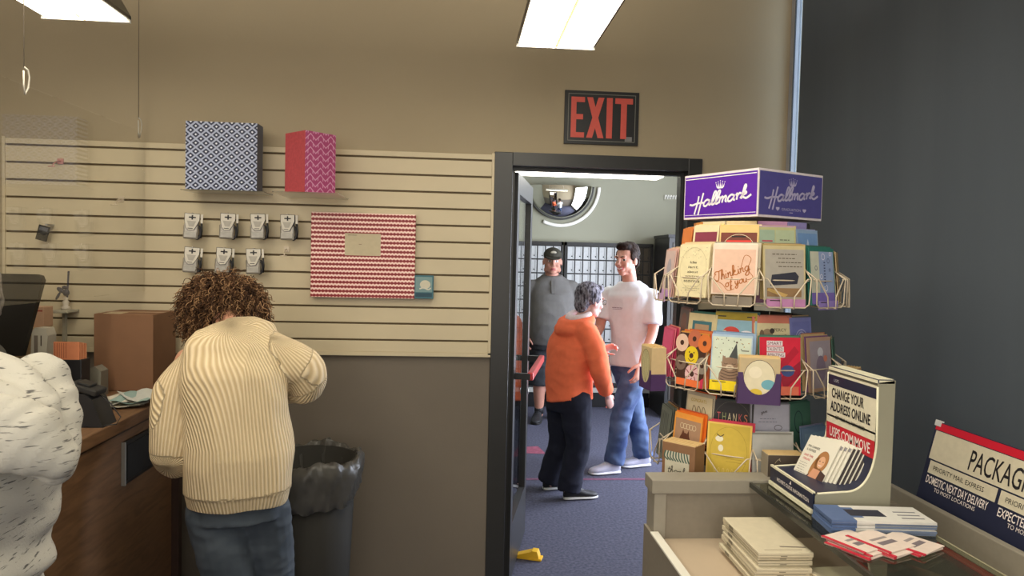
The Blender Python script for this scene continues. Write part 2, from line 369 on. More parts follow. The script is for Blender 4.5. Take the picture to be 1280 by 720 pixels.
# ------------------------------------------------------------------ slatwall
SX0, SX1, SZ0, SZ1 = -1.995, .152, 1.19, 2.115; YF = WY-.020
g0, sp = 2.0864, .0765
b = MB(); prof = [(WY, SZ0), (YF, SZ0)]
gs = [g0-i*sp for i in range(12)]
edge = SZ0
zz = []
for gz in reversed(gs):
    if gz-.006 < SZ0+.006: continue
    zz.append(gz)
segs = []; last = SZ0
for gz in zz: segs.append((last, gz-.0045)); last = gz+.0045
segs.append((last, SZ1))
for z0, z1 in segs:
    b.box(SX0, SX1, YF, YF+.010, z0, z1, M['slat'], bev=.0015)
b.box(SX0, SX1, YF+.010, WY-.001, SZ0, SZ1, M['groove'])
sl = b.build('slatwall_panel', origin=(-.92, WY, SZ0)); tag(sl, 'cream slatwall panel with dark grooves fixed to the wall left of the doorway', 'slatwall panel')
b = MB(); b.box(SX1, SX1+.012, YF-.003, WY-.001, SZ0-.008, SZ1+.006, M['slat']); b.box(SX0-.012, SX0, YF-.003, WY-.001, SZ0-.008, SZ1+.006, M['slat'])
b.box(SX0-.012, SX1+.012, YF-.003, WY-.001, SZ0-.018, SZ0, M['slat']); b.build('edge_trim', sl, origin=(-.92, WY, SZ0))

# EXIT sign
sx0, sx1, sz0, sz1 = .486, .838, 2.180, 2.428; cx_, cz_ = (sx0+sx1)/2, (sz0+sz1)/2
b = MB(); b.box(-.176, .176, -.006, .006, 0, .248, M['black'], bev=.001)
lt = pm((118, 116, 108)); y = -.0068
for w in (1,):
    b.prect(-.160, .160, .014, .017, y, lt); b.prect(-.160, .160, .231, .234, y, lt); b.prect(-.160, -.157, .014, .234, y, lt); b.prect(.157, .160, .014, .234, y, lt)
b.prect(.112, .146, .018, .040, y-.0003, pm((120, 120, 122)))
es = b.build('exit_sign', loc=(cx_, WY-.0065, sz0)); tag(es, 'black rectangular EXIT sign with tall red letters above the doorway', 'sign')
b = MB(); er = pm((205, 84, 72), .5)
def seg(pts): b.pl(pts, -.0075, er)
z0, z1 = .030, .218
# E X I T as drawn blocks
seg([(-.146, z0), (-.121, z0), (-.121, z1), (-.146, z1)])
for a in (z0, z1-.024): seg([(-.121, a), (-.082, a), (-.082, a+.024), (-.121, a+.024)])
seg([(-.121, .114), (-.089, .114), (-.089, .138), (-.121, .138)])
seg([(-.072, z0), (-.044, z0), (.010, z1), (-.018, z1)])
b.pl([(-.018, z0), (.010, z0), (-.044, z1), (-.072, z1)], -.0078, er)
seg([(.022, z0), (.050, z0), (.050, z1), (.022, z1)])
seg([(.062, z1-.026), (.146, z1-.026), (.146, z1), (.062, z1)]); b.pl([(.090, z0), (.118, z0), (.118, z1), (.090, z1)], -.0079, er)
e2 = b.build('exit_letters', es); e2['label'] = 'red block letters reading EXIT'

# ------------------------------------------------------------------ things on the slatwall
def lattice(name, px, pz, bg, dark, dot, r1=.36, r2=.12, sz='xz'):
    m, n = newp(name, .5); o = n.obj()
    u = n.mth('DIVIDE', o[0], px); w = n.mth('DIVIDE', o[2], pz)
    s = n.mth('ABSOLUTE', n.mth('SUBTRACT', n.mth('FRACT', n.mth('ADD', n.mth('ADD', u, w), 50.5)), .5))
    t = n.mth('ABSOLUTE', n.mth('SUBTRACT', n.mth('FRACT', n.mth('ADD', n.mth('SUBTRACT', u, w), 50.5)), .5))
    d = n.mth('MAXIMUM', s, t)
    c = n.mix(n.mth('LESS_THAN', d, r1), bg, dark); c = n.mix(n.mth('LESS_THAN', d, r2), c, dot); n.L.new(c, n.b.inputs['Base Color']); return m
M['blue_diam'] = lattice('blue_diamond_paper', .0431, .0362, (170, 178, 205), (40, 46, 74), (225, 228, 240), .37, .13)
bx = MB(); bx.box(-.1505, .1505, -.045, .045, 0, .292, M['blue_diam'], bev=.001)
sd = pm((92, 96, 110)); bx.prect(0, 0, 0, 0, 0, sd)
bx.add([(.1509, -.045, 0), (.1509, .045, 0), (.1509, .045, .292), (.1509, -.045, .292)], [(0, 1, 2, 3)], sd)
tag(bx.build('gift_box', loc=(-1.0245, 3.245, 1.902)), 'large blue and white diamond-patterned gift box on a shelf high on the slatwall', 'gift box')
# chevron gift box, corner to the front
m, n = newp('chevron_paper', .5); o = n.obj()
u = n.mth('ABSOLUTE', n.mth('SUBTRACT', n.mth('FRACT', n.mth('DIVIDE', n.mth('ADD', o[0], 1.0), .05)), .5))
w = n.mth('FRACT', n.mth('DIVIDE', n.mth('SUBTRACT', o[2], n.mth('MULTIPLY', u, .05)), .028))
li = n.mth('GREATER_THAN', w, .80); c2 = n.mth('LESS_THAN', n.mth('ABSOLUTE', n.mth('SUBTRACT', u, .25)), .035)
lm = n.mth('MAXIMUM', li, n.mth('MULTIPLY', c2, n.mth('GREATER_THAN', w, .4)))
n.L.new(n.mix(lm, (172, 72, 118), (214, 156, 186)), n.b.inputs['Base Color']); M['chev'] = m
M['coral'] = mat('coral_paper', (188, 78, 84), .55, var=.10, scale=90)
b = MB(); s_ = .0755
b.box(-s_, s_, -s_, s_, 0, .256, M['coral'], bev=.001)
b.add([(-s_, -s_-.0005, 0), (s_, -s_-.0005, 0), (s_, -s_-.0005, .256), (-s_, -s_-.0005, .256)], [(0, 1, 2, 3)], M['chev'])
tag(b.build('gift_box', loc=(-.640, 3.165, 1.893), rz=PI/4), 'smaller red gift box with pink chevrons standing corner-on beside the blue box', 'gift box')
for (x0, x1, y0, z, lab) in ((-1.19, -.84, 3.185, 1.901, 'clear acrylic shelf under the blue diamond gift box'), (-.77, -.50, 3.045, 1.892, 'clear acrylic shelf under the red chevron gift box')):
    b = MB(); b.box(x0, x1, y0, YF-.0005, z-.005, z-.0005, M['acrylic_s'])
    tag(b.build('display_shelf', origin=((x0+x1)/2, y0, z-.005)), lab, 'shelf')
# red and white mailer with window
m, n = newp('red_zigzag_paper', .4); o = n.obj()
row = n.mth('FLOOR', n.mth('DIVIDE', n.mth('ADD', o[2], .001), .0203))
u = n.mth('FRACT', n.mth('ADD', n.mth('DIVIDE', n.mth('ADD', o[0], 1), .0155), n.mth('MULTIPLY', row, .5))); tri = n.mth('ABSOLUTE', n.mth('SUBTRACT', u, .5))
w = n.mth('FRACT', n.mth('DIVIDE', n.mth('ADD', o[2], .001), .0203)); wd = n.mth('ABSOLUTE', n.mth('SUBTRACT', w, .5))
thr = n.mth('MULTIPLY_ADD', n.mth('SUBTRACT', .5, tri), .42, .13)
c = n.mix(n.mth('LESS_THAN', wd, n.mth('ADD', thr, .06)), (244, 214, 204), (224, 132, 122)); c = n.mix(n.mth('LESS_THAN', wd, thr), c, (136, 34, 42)); n.L.new(c, n.b.inputs['Base Color']); M['zig'] = m
b = MB(); b.box(-.2345, .2345, -.012, .012, 0, .386, M['zig'], bev=.003)
b.prect(-.083, .078, .193, .293, -.0125, pm((196, 182, 152))); b.prect(-.07, -.03, .284, .286, -.013, pm((90, 70, 60))); b.prect(-.02, -.008, .243, .245, -.013, pm((110, 80, 60)))
tag(b.build('gift_mailer', loc=(-.4265, YF-.0225, 1.440)), 'large red and white zigzag patterned flat gift box with blank tan label on the slatwall', 'gift box')
b = MB(); b.box(-.044, .044, -.010, .010, 0, .107, pm((62, 108, 122)), bev=.001); yy = -.0105
b.prect(-.038, .038, .030, .100, yy, pm((120, 150, 152))); b.pell(.006, .065, .024, .020, yy-.0003, pm((206, 200, 180))); b.prect(-.038, .038, .008, .026, yy, pm((40, 74, 90)))
b.stroke([(-.02, .045), (0, .05), (.02, .042), (.032, .05)], .006, yy-.0005, pm((210, 205, 190)))
tag(b.build('picture_book', loc=(-.150, YF-.0225, 1.442)), 'small teal picture book at the lower right corner of the red patterned box', 'book')
# blister packed tape dispensers on pegs
def tape_pack(x, z, rz, label, tilt=0, cpy=[None]):
    if cpy[0] is None:
        o = empty('tape_dispenser', (0, 0, 0), label, 'tape dispenser', 'carded tape dispensers on the slatwall')
        gy = mat('silver_card', (168, 164, 156), .4, .2, var=.1, scale=80); dk = pm((40, 38, 42)); lt = pm((214, 208, 196))
        b = MB(); b.box(-.024, .024, -.004, 0, -.085, .004, gy, bev=.0015); b.build('backing_card', o)
        def sh(k): return [(-.026-k, .004+k), (.026+k, .004+k), (.026+k, -.020), (.015+k, -.044), (.007+k, -.058-k), (-.011-k, -.060-k), (-.021-k, -.050), (-.026-k, -.022)]
        b = MB(); b.prism(sh(.0016), 'y', -.034, -.028, dk); b.prism(sh(0), 'y', -.036, -.034, lt); b.pl([(-.018, -.024), (.015, -.024), (.006, -.046), (-.010, -.046)], -.0363, pm((178, 172, 162)))
        b.prect(-.012, .013, -.0125, -.0075, -.0365, dk); b.prect(-.0022, .0032, -.019, -.001, -.0366, dk); b.prect(-.014, .004, -.054, -.0515, -.0365, dk)
        b.build('shield_label', o)
        b = MB(); b.box(-.030, .024, -.030, -.004, -.094, -.036, mat('pack_blister', (158, 152, 142), .25, .3, var=.12, scale=60), bev=.006); b.box(-.026, .018, -.0315, -.029, -.088, -.066, gy, bev=.001)
        b.build('blister', o)
        b = MB(); b.tube([(.020+.012*math.cos(a), -.018, -.066+.026*math.sin(a)) for a in [2*PI*i/16 for i in range(16)]], .005, dk, 6, closed=True)
        b.build('tape_roll', o)
        b = MB(); b.cyl((0, .04, .006), (0, -.038, .006), .0022, M['chrome'], 6); b.build('peg_hook', o)
        b = MB(); b.box(.030, .038, -.03, -.022, -.03, .004, lt); b.tube([(.034, -.025, -.03), (.036, -.02, -.06), (.033, -.018, -.088)], .004, M['black'], 6); b.build('cutter', o)
        cpy[0] = o
    else: o = copy_tree(cpy[0])
    o.location = (x+.030, YF-.045, z+.006); o.scale = (1.14, 1.0, 1.14); o.rotation_euler = (0, tilt, rz); o['label'] = label; return o
lab = 'silver carded tape dispenser, %s'
for x, z, rz, tl, w in ((-1.2050, 1.789, .28, .05, 'first from the left in the upper row of four'), (-1.052, 1.793, .28, .03, 'second from the left in the upper row of four'), (-.922, 1.795, .22, -.03, 'third from the left in the upper row of four'), (-.785, 1.795, .0, .0, 'rightmost and flattest of the upper row of four'),
                      (-1.205, 1.640, .30, .08, 'first from the left in the lower row of three'), (-1.068, 1.641, .28, .06, 'middle one of the lower row of three'), (-.937, 1.640, .15, -.02, 'rightmost of the lower row of three')):
    tape_pack(x, z, rz, lab % w, tl)
# empty pegs
def peg(x, z, label, m=None):
    b = MB(); m = m or M['wire']
    b.box(-.012, .012, -.003, .004, -.012, .012, m); b.tube([(0, 0, 0), (0, -.03, -.004), (.004, -.065, -.02), (.008, -.075, -.03)], .0024, m, 6); b.tube([(-.012, -.074, -.031), (.018, -.074, -.031)], .0022, m, 6)
    tag(b.build('peg_hook', loc=(x, YF-.0035, z)), label, 'peg hook', None)
peg(-.775, 1.655, 'empty wire peg below the rightmost tape dispenser'); peg(-1.76, 2.018, 'empty peg at the upper left of the slatwall panel', pm((190, 130, 120)))
peg(-1.50, 1.86, 'empty peg in the middle left of the slatwall, behind the clear screen')
b = MB(); b.box(-.006, .006, -.05, 0, -.004, .004, M['steel']); b.box(-.026, .020, -.056, -.050, -.072, -.006, M['blackm'], T=Matrix.Rotation(.25, 4, 'Y')); b.box(-.02, .015, -.0565, -.056, -.028, -.012, pm((90, 92, 100)), T=Matrix.Rotation(.25, 4, 'Y'))
tag(b.build('price_tag_holder', loc=(-1.795, YF-.0005, 1.735)), 'black tag holder hanging tilted on the left part of the slatwall', 'tag holder')

# ------------------------------------------------------------------ handwriting strokes
GL = {
 'a': (1.0, [[(.75,.8),(.4,1),(.08,.6),(.15,.1),(.45,0),(.75,.45),(.78,.95),(.78,.2),(1.0,.05)]]),
 'l': (.5, [[(0,.1),(.3,.8),(.45,1.9),(.25,2.1),(.15,1.6),(.15,.3),(.3,0),(.55,.15)]]),
 'm': (1.1, [[(0,.8),(.12,.95),(.12,0)],[(.12,.6),(.35,1),(.5,.8),(.5,0)],[(.5,.6),(.75,1),(.9,.8),(.9,.2),(1.1,.05)]]),
 'r': (.62, [[(0,.7),(.15,1),(.2,0)],[(.2,.6),(.4,1),(.62,.85)]]),
 'k': (1.0, [[(0,.1),(.3,1.0),(.4,1.9),(.2,2),(.15,0)],[(.15,.45),(.5,1),(.58,.75),(.2,.5),(.5,.1),(.8,0),(1.25,.4)]]),
 'h': (.78, [[(0,.1),(.3,1),(.35,1.9),(.15,1.9),(.12,0)],[(.12,.5),(.4,1),(.55,.7),(.55,.1),(.78,.05)]]),
 't': (.5, [[(.25,1.7),(.15,.3),(.3,0),(.5,.15)],[(-.05,1.1),(.5,1.15)]]),
 'i': (.35, [[(.1,1),(.08,.2),(.35,.05)],[(.12,1.4),(.18,1.5)]]),
 'n': (.78, [[(0,.8),(.12,.95),(.12,0)],[(.12,.5),(.4,1),(.55,.75),(.55,.2),(.78,.05)]]),
 'g': (.95, [[(.7,.8),(.4,1),(.08,.6),(.2,.1),(.5,.1),(.7,.6),(.75,.9),(.7,-.6),(.4,-.9),(.1,-.6),(.5,-.1),(.95,.2)]]),
 'o': (.8, [[(.5,1),(.15,.85),(.08,.3),(.35,0),(.65,.3),(.6,.85),(.4,1),(.8,.85)]]),
 'f': (.6, [[(.65,1.7),(.45,2),(.3,1.4),(.25,-.6),(.4,-.8),(.35,-.1),(.6,.1)],[(.05,1),(.55,1.05)]]),
 'y': (.85, [[(.05,.95),(.12,.3),(.4,.1),(.6,.9)],[(.62,.95),(.6,-.5),(.35,-.9),(.1,-.6),(.5,-.1),(.85,.2)]]),
 'u': (.8, [[(.05,.95),(.1,.2),(.35,0),(.6,.4),(.62,.95),(.62,.2),(.8,.05)]]),
 'e': (.65, [[(.1,.45),(.6,.6),(.4,1),(.1,.7),(.15,.1),(.4,0),(.65,.25)]]),
 's': (.6, [[(0,.1),(.35,1),(.5,.6),(.5,.1),(.2,0),(.1,.15)]]),
 'T': (.75, [[(-.3,1.5),(-.1,2.0),(.4,1.9),(1.1,2.05)],[(.5,1.95),(.35,.3),(.0,.0),(-.2,.3)]]),
 'H': (1.15, [[(.30,1.9),(.33,.8),(.22,-1.1)],[(.85,2.3),(.80,.8),(.76,-1.3)],[(-.75,.75),(-.3,.55),(.3,.7),(1.15,.62)]]),
 ' ': (.5, [])}
def script(b, word, x, z, h, w, y, m, ang=0.0, width=None, slant=.12):
    adv = sum(GL[c][0] for c in word); k = h; kx = (width/adv) if width else h
    ca, sa = math.cos(ang), math.sin(ang); pen = -adv/2
    for c in word:
        a, st = GL[c]
        for s in st:
            P = []
            for (px, pz) in s:
                X = (pen+px+slant*pz)*kx; Z = (pz-.5)*k; P.append((x+X*ca-Z*sa, z+X*sa+Z*ca))
            b.stroke(P, w, y, m)
        pen += a
def scrib(b, x, z, w, n, lh, y, m, lw=.0014, seed=0, cen=True):     # illegible fine print lines
    rnd = random.Random(seed)
    for i in range(n):
        ww = w*rnd.uniform(.6, 1); x0 = x-ww/2 if cen else x-w/2; px = x0
        while px < x0+ww:
            l = rnd.uniform(.004, .011); b.prect(px, min(px+l, x0+ww), z-i*lh-lw/2, z-i*lh+lw/2, y, m); px += l+.0025

# ------------------------------------------------------------------ greeting card spinner
RC = V((.936, 2.236, 0)); VA = -112.7
def rk(delta, R, z):
    a = math.radians(VA+delta); return V((RC.x+R*math.cos(a), RC.y+R*math.sin(a), z)), a+PI/2
rack = empty('card_spinner_rack', RC, 'tall greeting card spinner rack with a purple and navy square header', 'card rack')
wm = M['wire']
b = MB(); b.cyl((0, 0, .03), (0, 0, 1.8), .019, M['blackm']); b.build('pole', rack)
b = MB(); b.lathe([(0.0, 0), (.27, 0), (.27, .012), (.05, .03), (.03, .05), (0, .05)], (0, 0, 0), M['blackm'], 40); b.build('base', rack)
# header box
b = MB(); hs = .1485; z0, z1 = 1.778, 1.912; wc = pm((232, 222, 226))
b.box(-hs, hs, -hs, hs, z0-.004, z1+.004, wc, bev=.001)
hang = math.radians(VA-40.3)+PI/2
Tn = Matrix.Rotation(0, 4, 'Z'); Tr = Matrix.Rotation(PI/2, 4, 'Z'); Tb = Matrix.Rotation(PI, 4, 'Z'); Tl = Matrix.Rotation(-PI/2, 4, 'Z')
pur = pm((92, 36, 168), .4); nav = pm((86, 82, 152), .4); lav = pm((186, 180, 214)); whi = pm((245, 240, 248))
def crown(b, x, z, s, y, m, T):
    b.pl([(x-s*.6, z), (x+s*.6, z), (x+s*.7, z+.18*s), (x-s*.7, z+.18*s)], y, m, T)
    for k in (-2, -1, 0, 1, 2):
        tx, tz = x+k*s*.5, z+s*(1.25-.14*abs(k)); bx_ = x+k*s*.32
        b.pl([(bx_-s*.16, z+.16*s), (bx_+s*.16, z+.16*s), (tx, tz)], y, m, T); b.pell(tx, tz+.06*s, s*.09, s*.09, y, m, T, 8)
for T, bg, ink, sec in ((Tn, pur, whi, False), (Tr, nav, lav, True), (Tb, pur, whi, False), (Tl, nav, lav, True)):
    y = -hs-.0006
    b.prect(-hs+.004, hs-.004, z0+.003, z1-.003, y, bg, T)
    class TB:      # route script strokes through the face transform
        def __init__(s, b, T): s.b = b; s.T = T
        def stroke(s, p, w, y, m): s.b.stroke(p, w, y, m, s.T)
    up = .010 if sec else 0
    script(TB(b, T), 'Hallmark', .005, 1.830+up, .0185, .0062, y-.0006, ink, .10, width=.218, slant=.22)
    crown(b, .004, 1.866+up*.6, .018, y-.0006, ink, T)
    if sec:
        b.text('GRADUATION', 0, 1.801, .0075, ink, y-.0007, T=T, width=.088)
        for s in (-1, 1): b.pl([(s*.062-.008, 1.806), (s*.062+.008, 1.806), (s*.062+.008, 1.801), (s*.062, 1.795), (s*.062-.008, 1.801)], y-.0007, ink, T)
        b.prect(-.008, .008, 1.791, 1.793, y-.0007, ink, T)
    else:
        b.prect(-hs+.006, hs-.006, z1-.011, z1-.0085, y-.0006, whi, T); b.prect(-hs+.006, hs-.006, z0+.0085, z0+.010, y-.0006, whi, T)
hd = b.build('header_box', rack, rz=hang); hd['label'] = 'square header, purple on the left face and navy on the right'
# wire pockets
def wire_pocket(b, delta, R, z, w=.124, h=.075, d=.045):
    p, a = rk(delta, R, 0); T = Matrix.Translation(p-V((RC.x, RC.y, 0))) @ Matrix.Rotation(a, 4, 'Z')
    f = -.012; r = .0021
    b.tube([(-w/2-.008, f+.01, z+h), (-w/2+.004, f, z+h), (-.020, f-.004, z+.025), (-.018, f-.006, z-.008), (-.018, d, z-.004)], r, wm, 6, T)
    b.tube([(w/2+.008, f+.01, z+h), (w/2-.004, f, z+h), (.020, f-.004, z+.025), (.018, f-.006, z-.008), (.018, d, z-.004)], r, wm, 6, T)
    b.tube([(-w/2-.006, d, z+h*1.5), (-w/2-.006, f, z+h), (-w/2-.002, f, z+.004), (-w/2+.010, f, z-.006), (w/2-.010, f, z-.006), (w/2+.002, f, z+.004), (w/2+.006, f, z+h), (w/2+.006, d, z+h*1.5)], r, wm, 6, T)
fac = [-69, -39, -9, 21, 51, 81, 111, 141, 171, 201, 231]
for zt in (1.520, 1.262, 1.004):
    b = MB()
    for r_, z_ in ((.285, zt+.07), (.255, zt-.004)):
        b.tube([(r_*.93*math.cos(2*PI*i/48), r_*.93*math.sin(2*PI*i/48), z_) for i in range(48)], .002, wm, 6, closed=True)
    b.tube([(.185*math.cos(2*PI*i/36), .185*math.sin(2*PI*i/36), zt+.06) for i in range(36)], .002, wm, 6, closed=True)
    for k in range(6):
        a = 2*PI*k/6+.2; b.tube([(.015*math.cos(a), .015*math.sin(a), zt+.06), (.25*math.cos(a), .25*math.sin(a), zt)], .0022, wm, 6)
    b.build('ring_frame', rack)
    for dlt in fac:
        b = MB(); wire_pocket(b, dlt, .278, zt); b.build('wire_pocket', rack)
    # back plates behind each pocket
    pc = pm((52, 52, 50))
    for dlt in fac:
        p, a = rk(dlt, .170, 0); T = Matrix.Translation(p-V((RC.x, RC.y, 0))) @ Matrix.Rotation(a, 4, 'Z')
        b = MB(); tp = .243 if zt > 1.5 else .215; b.box(-.044, .044, -.0015, .0015, zt+.0, zt+tp, {-69: pm((226, 150, 70)), -39: pm((226, 214, 180)), -9: pm((226, 204, 156)), 21: pm((186, 140, 176)), 51: pm((160, 150, 206))}.get(dlt, pc) if zt > 1.5 else {-69: pc, -39: pm((60, 108, 96)), -9: pm((150, 136, 60)), 21: pm((196, 110, 90)), 51: pm((150, 116, 90))}.get(dlt, pc) if zt > 1.2 else pc, T); b.build('divider_plate', rack)
ink = pm((60, 50, 44)); red = pm((196, 44, 58)); cream = pm((228, 212, 178))
# ---- card art
def a_text(b, w, h, y):
    b.pring(0, h*.55, w*.44, h*.40, .0012, y, pm((200, 186, 150))); 
    for i, (s, ww) in enumerate((('life', .2), ('isnt', .3), ('about', .34), ('waiting', .46), ('storms', .5))):
        b.text(s, .0, h*(.66-.09*i), h*.045, ink, y-.0002, width=w*ww*1.05)
    scrib(b, 0, h*.20, w*.6, 3, .006, y, ink, .0009, 3)
    for i in range(40):
        r = random.Random(i); b.pell(r.uniform(-.45, .45)*w, h*r.choice([r.uniform(.72, .95), r.uniform(.04, .14)]), .0012, .0012, y, pm((170, 156, 130)), n=6)
def a_think(b, w, h, y):
    b.prect(-w*.46, w*.46, h*.03, h*.90, y, pm((228, 190, 168))); g = pm((176, 104, 48))
    script(b, 'Thinking', -.004, h*.42, .0135, .0030, y-.0004, g, .38, width=w*.78, slant=.2); script(b, 'of you', .006, h*.24, .0115, .0030, y-.0004, g, .30, width=w*.5, slant=.2)
    b.stroke([(w*.15, h*.55), (w*.22, h*.78), (w*.36, h*.72), (w*.30, h*.52), (w*.42, h*.36), (w*.30, h*.30)], .0018, y-.0004, g)
    b.stroke([(-w*.40, h*.40), (-w*.44, h*.30), (-w*.25, h*.20), (-w*.12, h*.08), (w*.02, h*.12)], .0018, y-.0004, g)
def a_truck(b, w, h, y):
    b.prect(-w*.46, w*.46, h*.03, h*.93, y, pm((168, 162, 152)))
    for i in range(4): scrib(b, .0+.006*i, h*(.84-.075*i)-.0, w*.6, 1, .01, y-.0003, pm((86, 74, 60)), .0022, 20+i)
    b.pl([(-w*.34, h*.26), (w*.30, h*.30), (w*.34, h*.44), (w*.26, h*.52), (-w*.30, h*.46)], y-.0004, pm((44, 46, 60)))
    b.prect(-w*.42, w*.40, h*.06, h*.22, y-.0003, pm((142, 112, 78))); b.pl([(-w*.42, h*.17), (-w*.38, h*.22), (w*.08, h*.10), (0, h*.05)], y-.0005, pm((190, 158, 96)))
def a_whale(b, w, h, y):
    b.prect(-w*.46, w*.46, h*.04, h*.94, y, pm((148, 166, 206))); b.prect(-w*.46, -w*.12, h*.04, h*.94, y-.0002, pm((206, 208, 190)))
    b.prect(-w*.46, w*.46, h*.02, h*.22, y-.0003, pm((130, 112, 190)))
    for i, (px, pz, r) in enumerate(((.05, .85, .008), (.25, .78, .006), (-.05, .5, .006), (.3, .62, .004), (.12, .3, .008), (-.25, .65, .006), (.34, .9, .005))):
        b.pring(px*w, pz*h, r, r*1.2, .0016, y-.0005, pm((44, 52, 110)) if i % 2 else whi)
    for i in range(9): b.prect(.06*w, .12*w, h*(.34+.05*i), h*(.36+.05*i), y-.0005, pm((50, 60, 110)))
def a_maroon(b, w, h, y): b.prect(-w*.42, w*.44, h*.05, h*.86, y, pm((134, 56, 78)))
def a_redlab(b, w, h, y):
    b.prect(-w*.46, w*.46, 0, h*.86, y, pm((120, 60, 48))); b.pl([(-w*.34, h*.1), (w*.34, h*.1), (w*.32, h*.70), (-w*.32, h*.70)], y-.0003, pm((226, 62, 54)))
    b.prect(-w*.18, w*.18, h*.76, h*.79, y-.0004, pm((36, 30, 32))); script(b, 'yum', 0, h*.57, .008, .0016, y-.0006, whi) if False else b.text('Yum', 0, h*.58, h*.09, whi, y-.0006)
    b.pring(0, h*.45, w*.44, h*.38, .0015, y-.0002, cream)
def a_split(b, w, h, y):
    b.prect(-w*.46, -w*.06, .01, h*.94, y, pm((150, 170, 150))); b.prect(-w*.04, w*.46, .01, h*.94, y, pm((166, 178, 148)))
    b.prect(-w*.40, -w*.12, h*.70, h*.73, y-.0003, pm((180, 70, 90))); scrib(b, w*.2, h*.74, w*.3, 3, .012, y-.0003, ink, .002, 5)
def a_blue(b, w, h, y):
    b.prect(-w*.45, w*.45, 0, h*.92, y, pm((120, 156, 206))); b.pl([(-w*.3, h*.1), (0, h*.8), (w*.2, h*.3)], y-.0003, pm((190, 206, 232))); b.pl([(-w*.1, h*.5), (w*.3, h*.3), (w*.2, h*.1)], y-.0004, pm((70, 104, 170)))
def a_frame(b, w, h, y): b.pring(0, h*.5, w*.36, h*.38, .004, y, pm((200, 190, 150))) ; b.prect(-w*.34, w*.34, h*.05, h*.86, y-.0002, pm((74, 128, 140))); b.prect(-w*.25, w*.25, h*.05, h*.80, y-.0004, pm((190, 160, 130)))
def donut(b, x, z, r, y, ring, mid): b.pell(x, z, r, r*1.05, y, ring); b.pell(x, z, r*.3, r*.3, y-.0003, mid)
def a_donut(b, w, h, y):
    br = pm((70, 44, 36)); b.prect(-w*.49, w*.49, .001, h*.995, y, br)
    donut(b, -w*.38, h*.80, .026, y-.0003, pm((226, 190, 170)), br); donut(b, w*.05, h*.90, .026, y-.0004, pm((196, 110, 80)), br); donut(b, w*.42, h*.84, .026, y-.0005, pm((220, 120, 60)), br)
    donut(b, -w*.36, h*.42, .022, y-.0003, pm((120, 100, 90)), br); donut(b, w*.40, h*.42, .024, y-.0003, pm((150, 140, 130)), br)
    donut(b, 0, h*.58, .027, y-.0007, pm((230, 200, 40)), br)
    for s in (-1, 1): b.pell(s*.009, h*.64, .0025, .003, y-.001, br, n=8)
    b.stroke([(-.012, h*.52), (0, h*.475), (.012, h*.52)], .002, y-.001, br)
    donut(b, w*.08, h*.24, .028, y-.0006, pm((226, 186, 190)), br)
    for i in range(7): b.stroke([(w*.08+.026*math.cos(i*.9), h*.24+.026*math.sin(i*.9)), (w*.08+.012*math.cos(i*.9+.3), h*.24+.012*math.sin(i*.9+.3))], .003, y-.0009, pm((150, 60, 70)))
    b.pl([(w*.1, .0), (w*.49, .0), (w*.49, h*.2)], y-.0008, pm((206, 54, 88))); b.prect(-w*.49, w*.40, .0, h*.13, y-.0012, pm((238, 120, 66)))
def a_cat(b, w, h, y):
    b.prect(-w*.47, w*.47, h*.02, h*.96, y, pm((208, 218, 200)))
    r = random.Random(4)
    for i in range(34): b.pell(r.uniform(-.44, .44)*w, h*r.uniform(.45, .94), .0016, .0016, y-.0002, pm(r.choice([(60, 60, 50), (170, 130, 60), (120, 140, 120)])), n=6)
    fur = pm((150, 122, 100)); dk = pm((90, 68, 56)); lt = pm((206, 184, 160))
    b.pl([(-w*.30, .012), (w*.26, .012), (w*.24, h*.30), (w*.12, h*.48), (-w*.16, h*.48), (-w*.28, h*.30)], y-.0004, fur); b.pell(-.003, h*.47, w*.20, h*.13, y-.0006, fur)
    for s in (-1, 1): b.pl([(-.003+s*w*.19, h*.50), (-.003+s*w*.06, h*.57), (-.003+s*w*.18, h*.63)], y-.0005, fur)
    b.pell(-.003, h*.42, w*.10, h*.05, y-.0008, lt)
    for s in (-1, 1): b.stroke([(-.003+s*.006, h*.49), (-.003+s*.012, h*.475), (-.003+s*.017, h*.49)], .0015, y-.001, dk)
    b.stroke([(-.011, h*.415), (-.003, h*.43), (.005, h*.415)], .0014, y-.001, dk)
    for i in range(6):
        z = h*(.07+.055*i); b.stroke([(-w*.24, z+.004), (-.002, z-.003), (w*.20, z+.004)], .0022, y-.0009, dk)
    b.pl([(-w*.05, h*.60), (w*.16, h*.58), (w*.12, h*.86)], y-.0007, pm((70, 74, 76))); b.pell(w*.12, h*.87, .003, .003, y-.0009, dk, n=8)
    for i in range(5): b.prect(w*.24, w*.42, h*(.44+.07*i), h*(.46+.07*i), y-.0003, pm((120, 124, 110)))
    b.prect(-w*.5, w*.44, 0, h*.18, y-.0012, pm((246, 218, 22))); b.prect(-w*.44, -w*.1, h*.145, h*.16, y-.0014, ink)
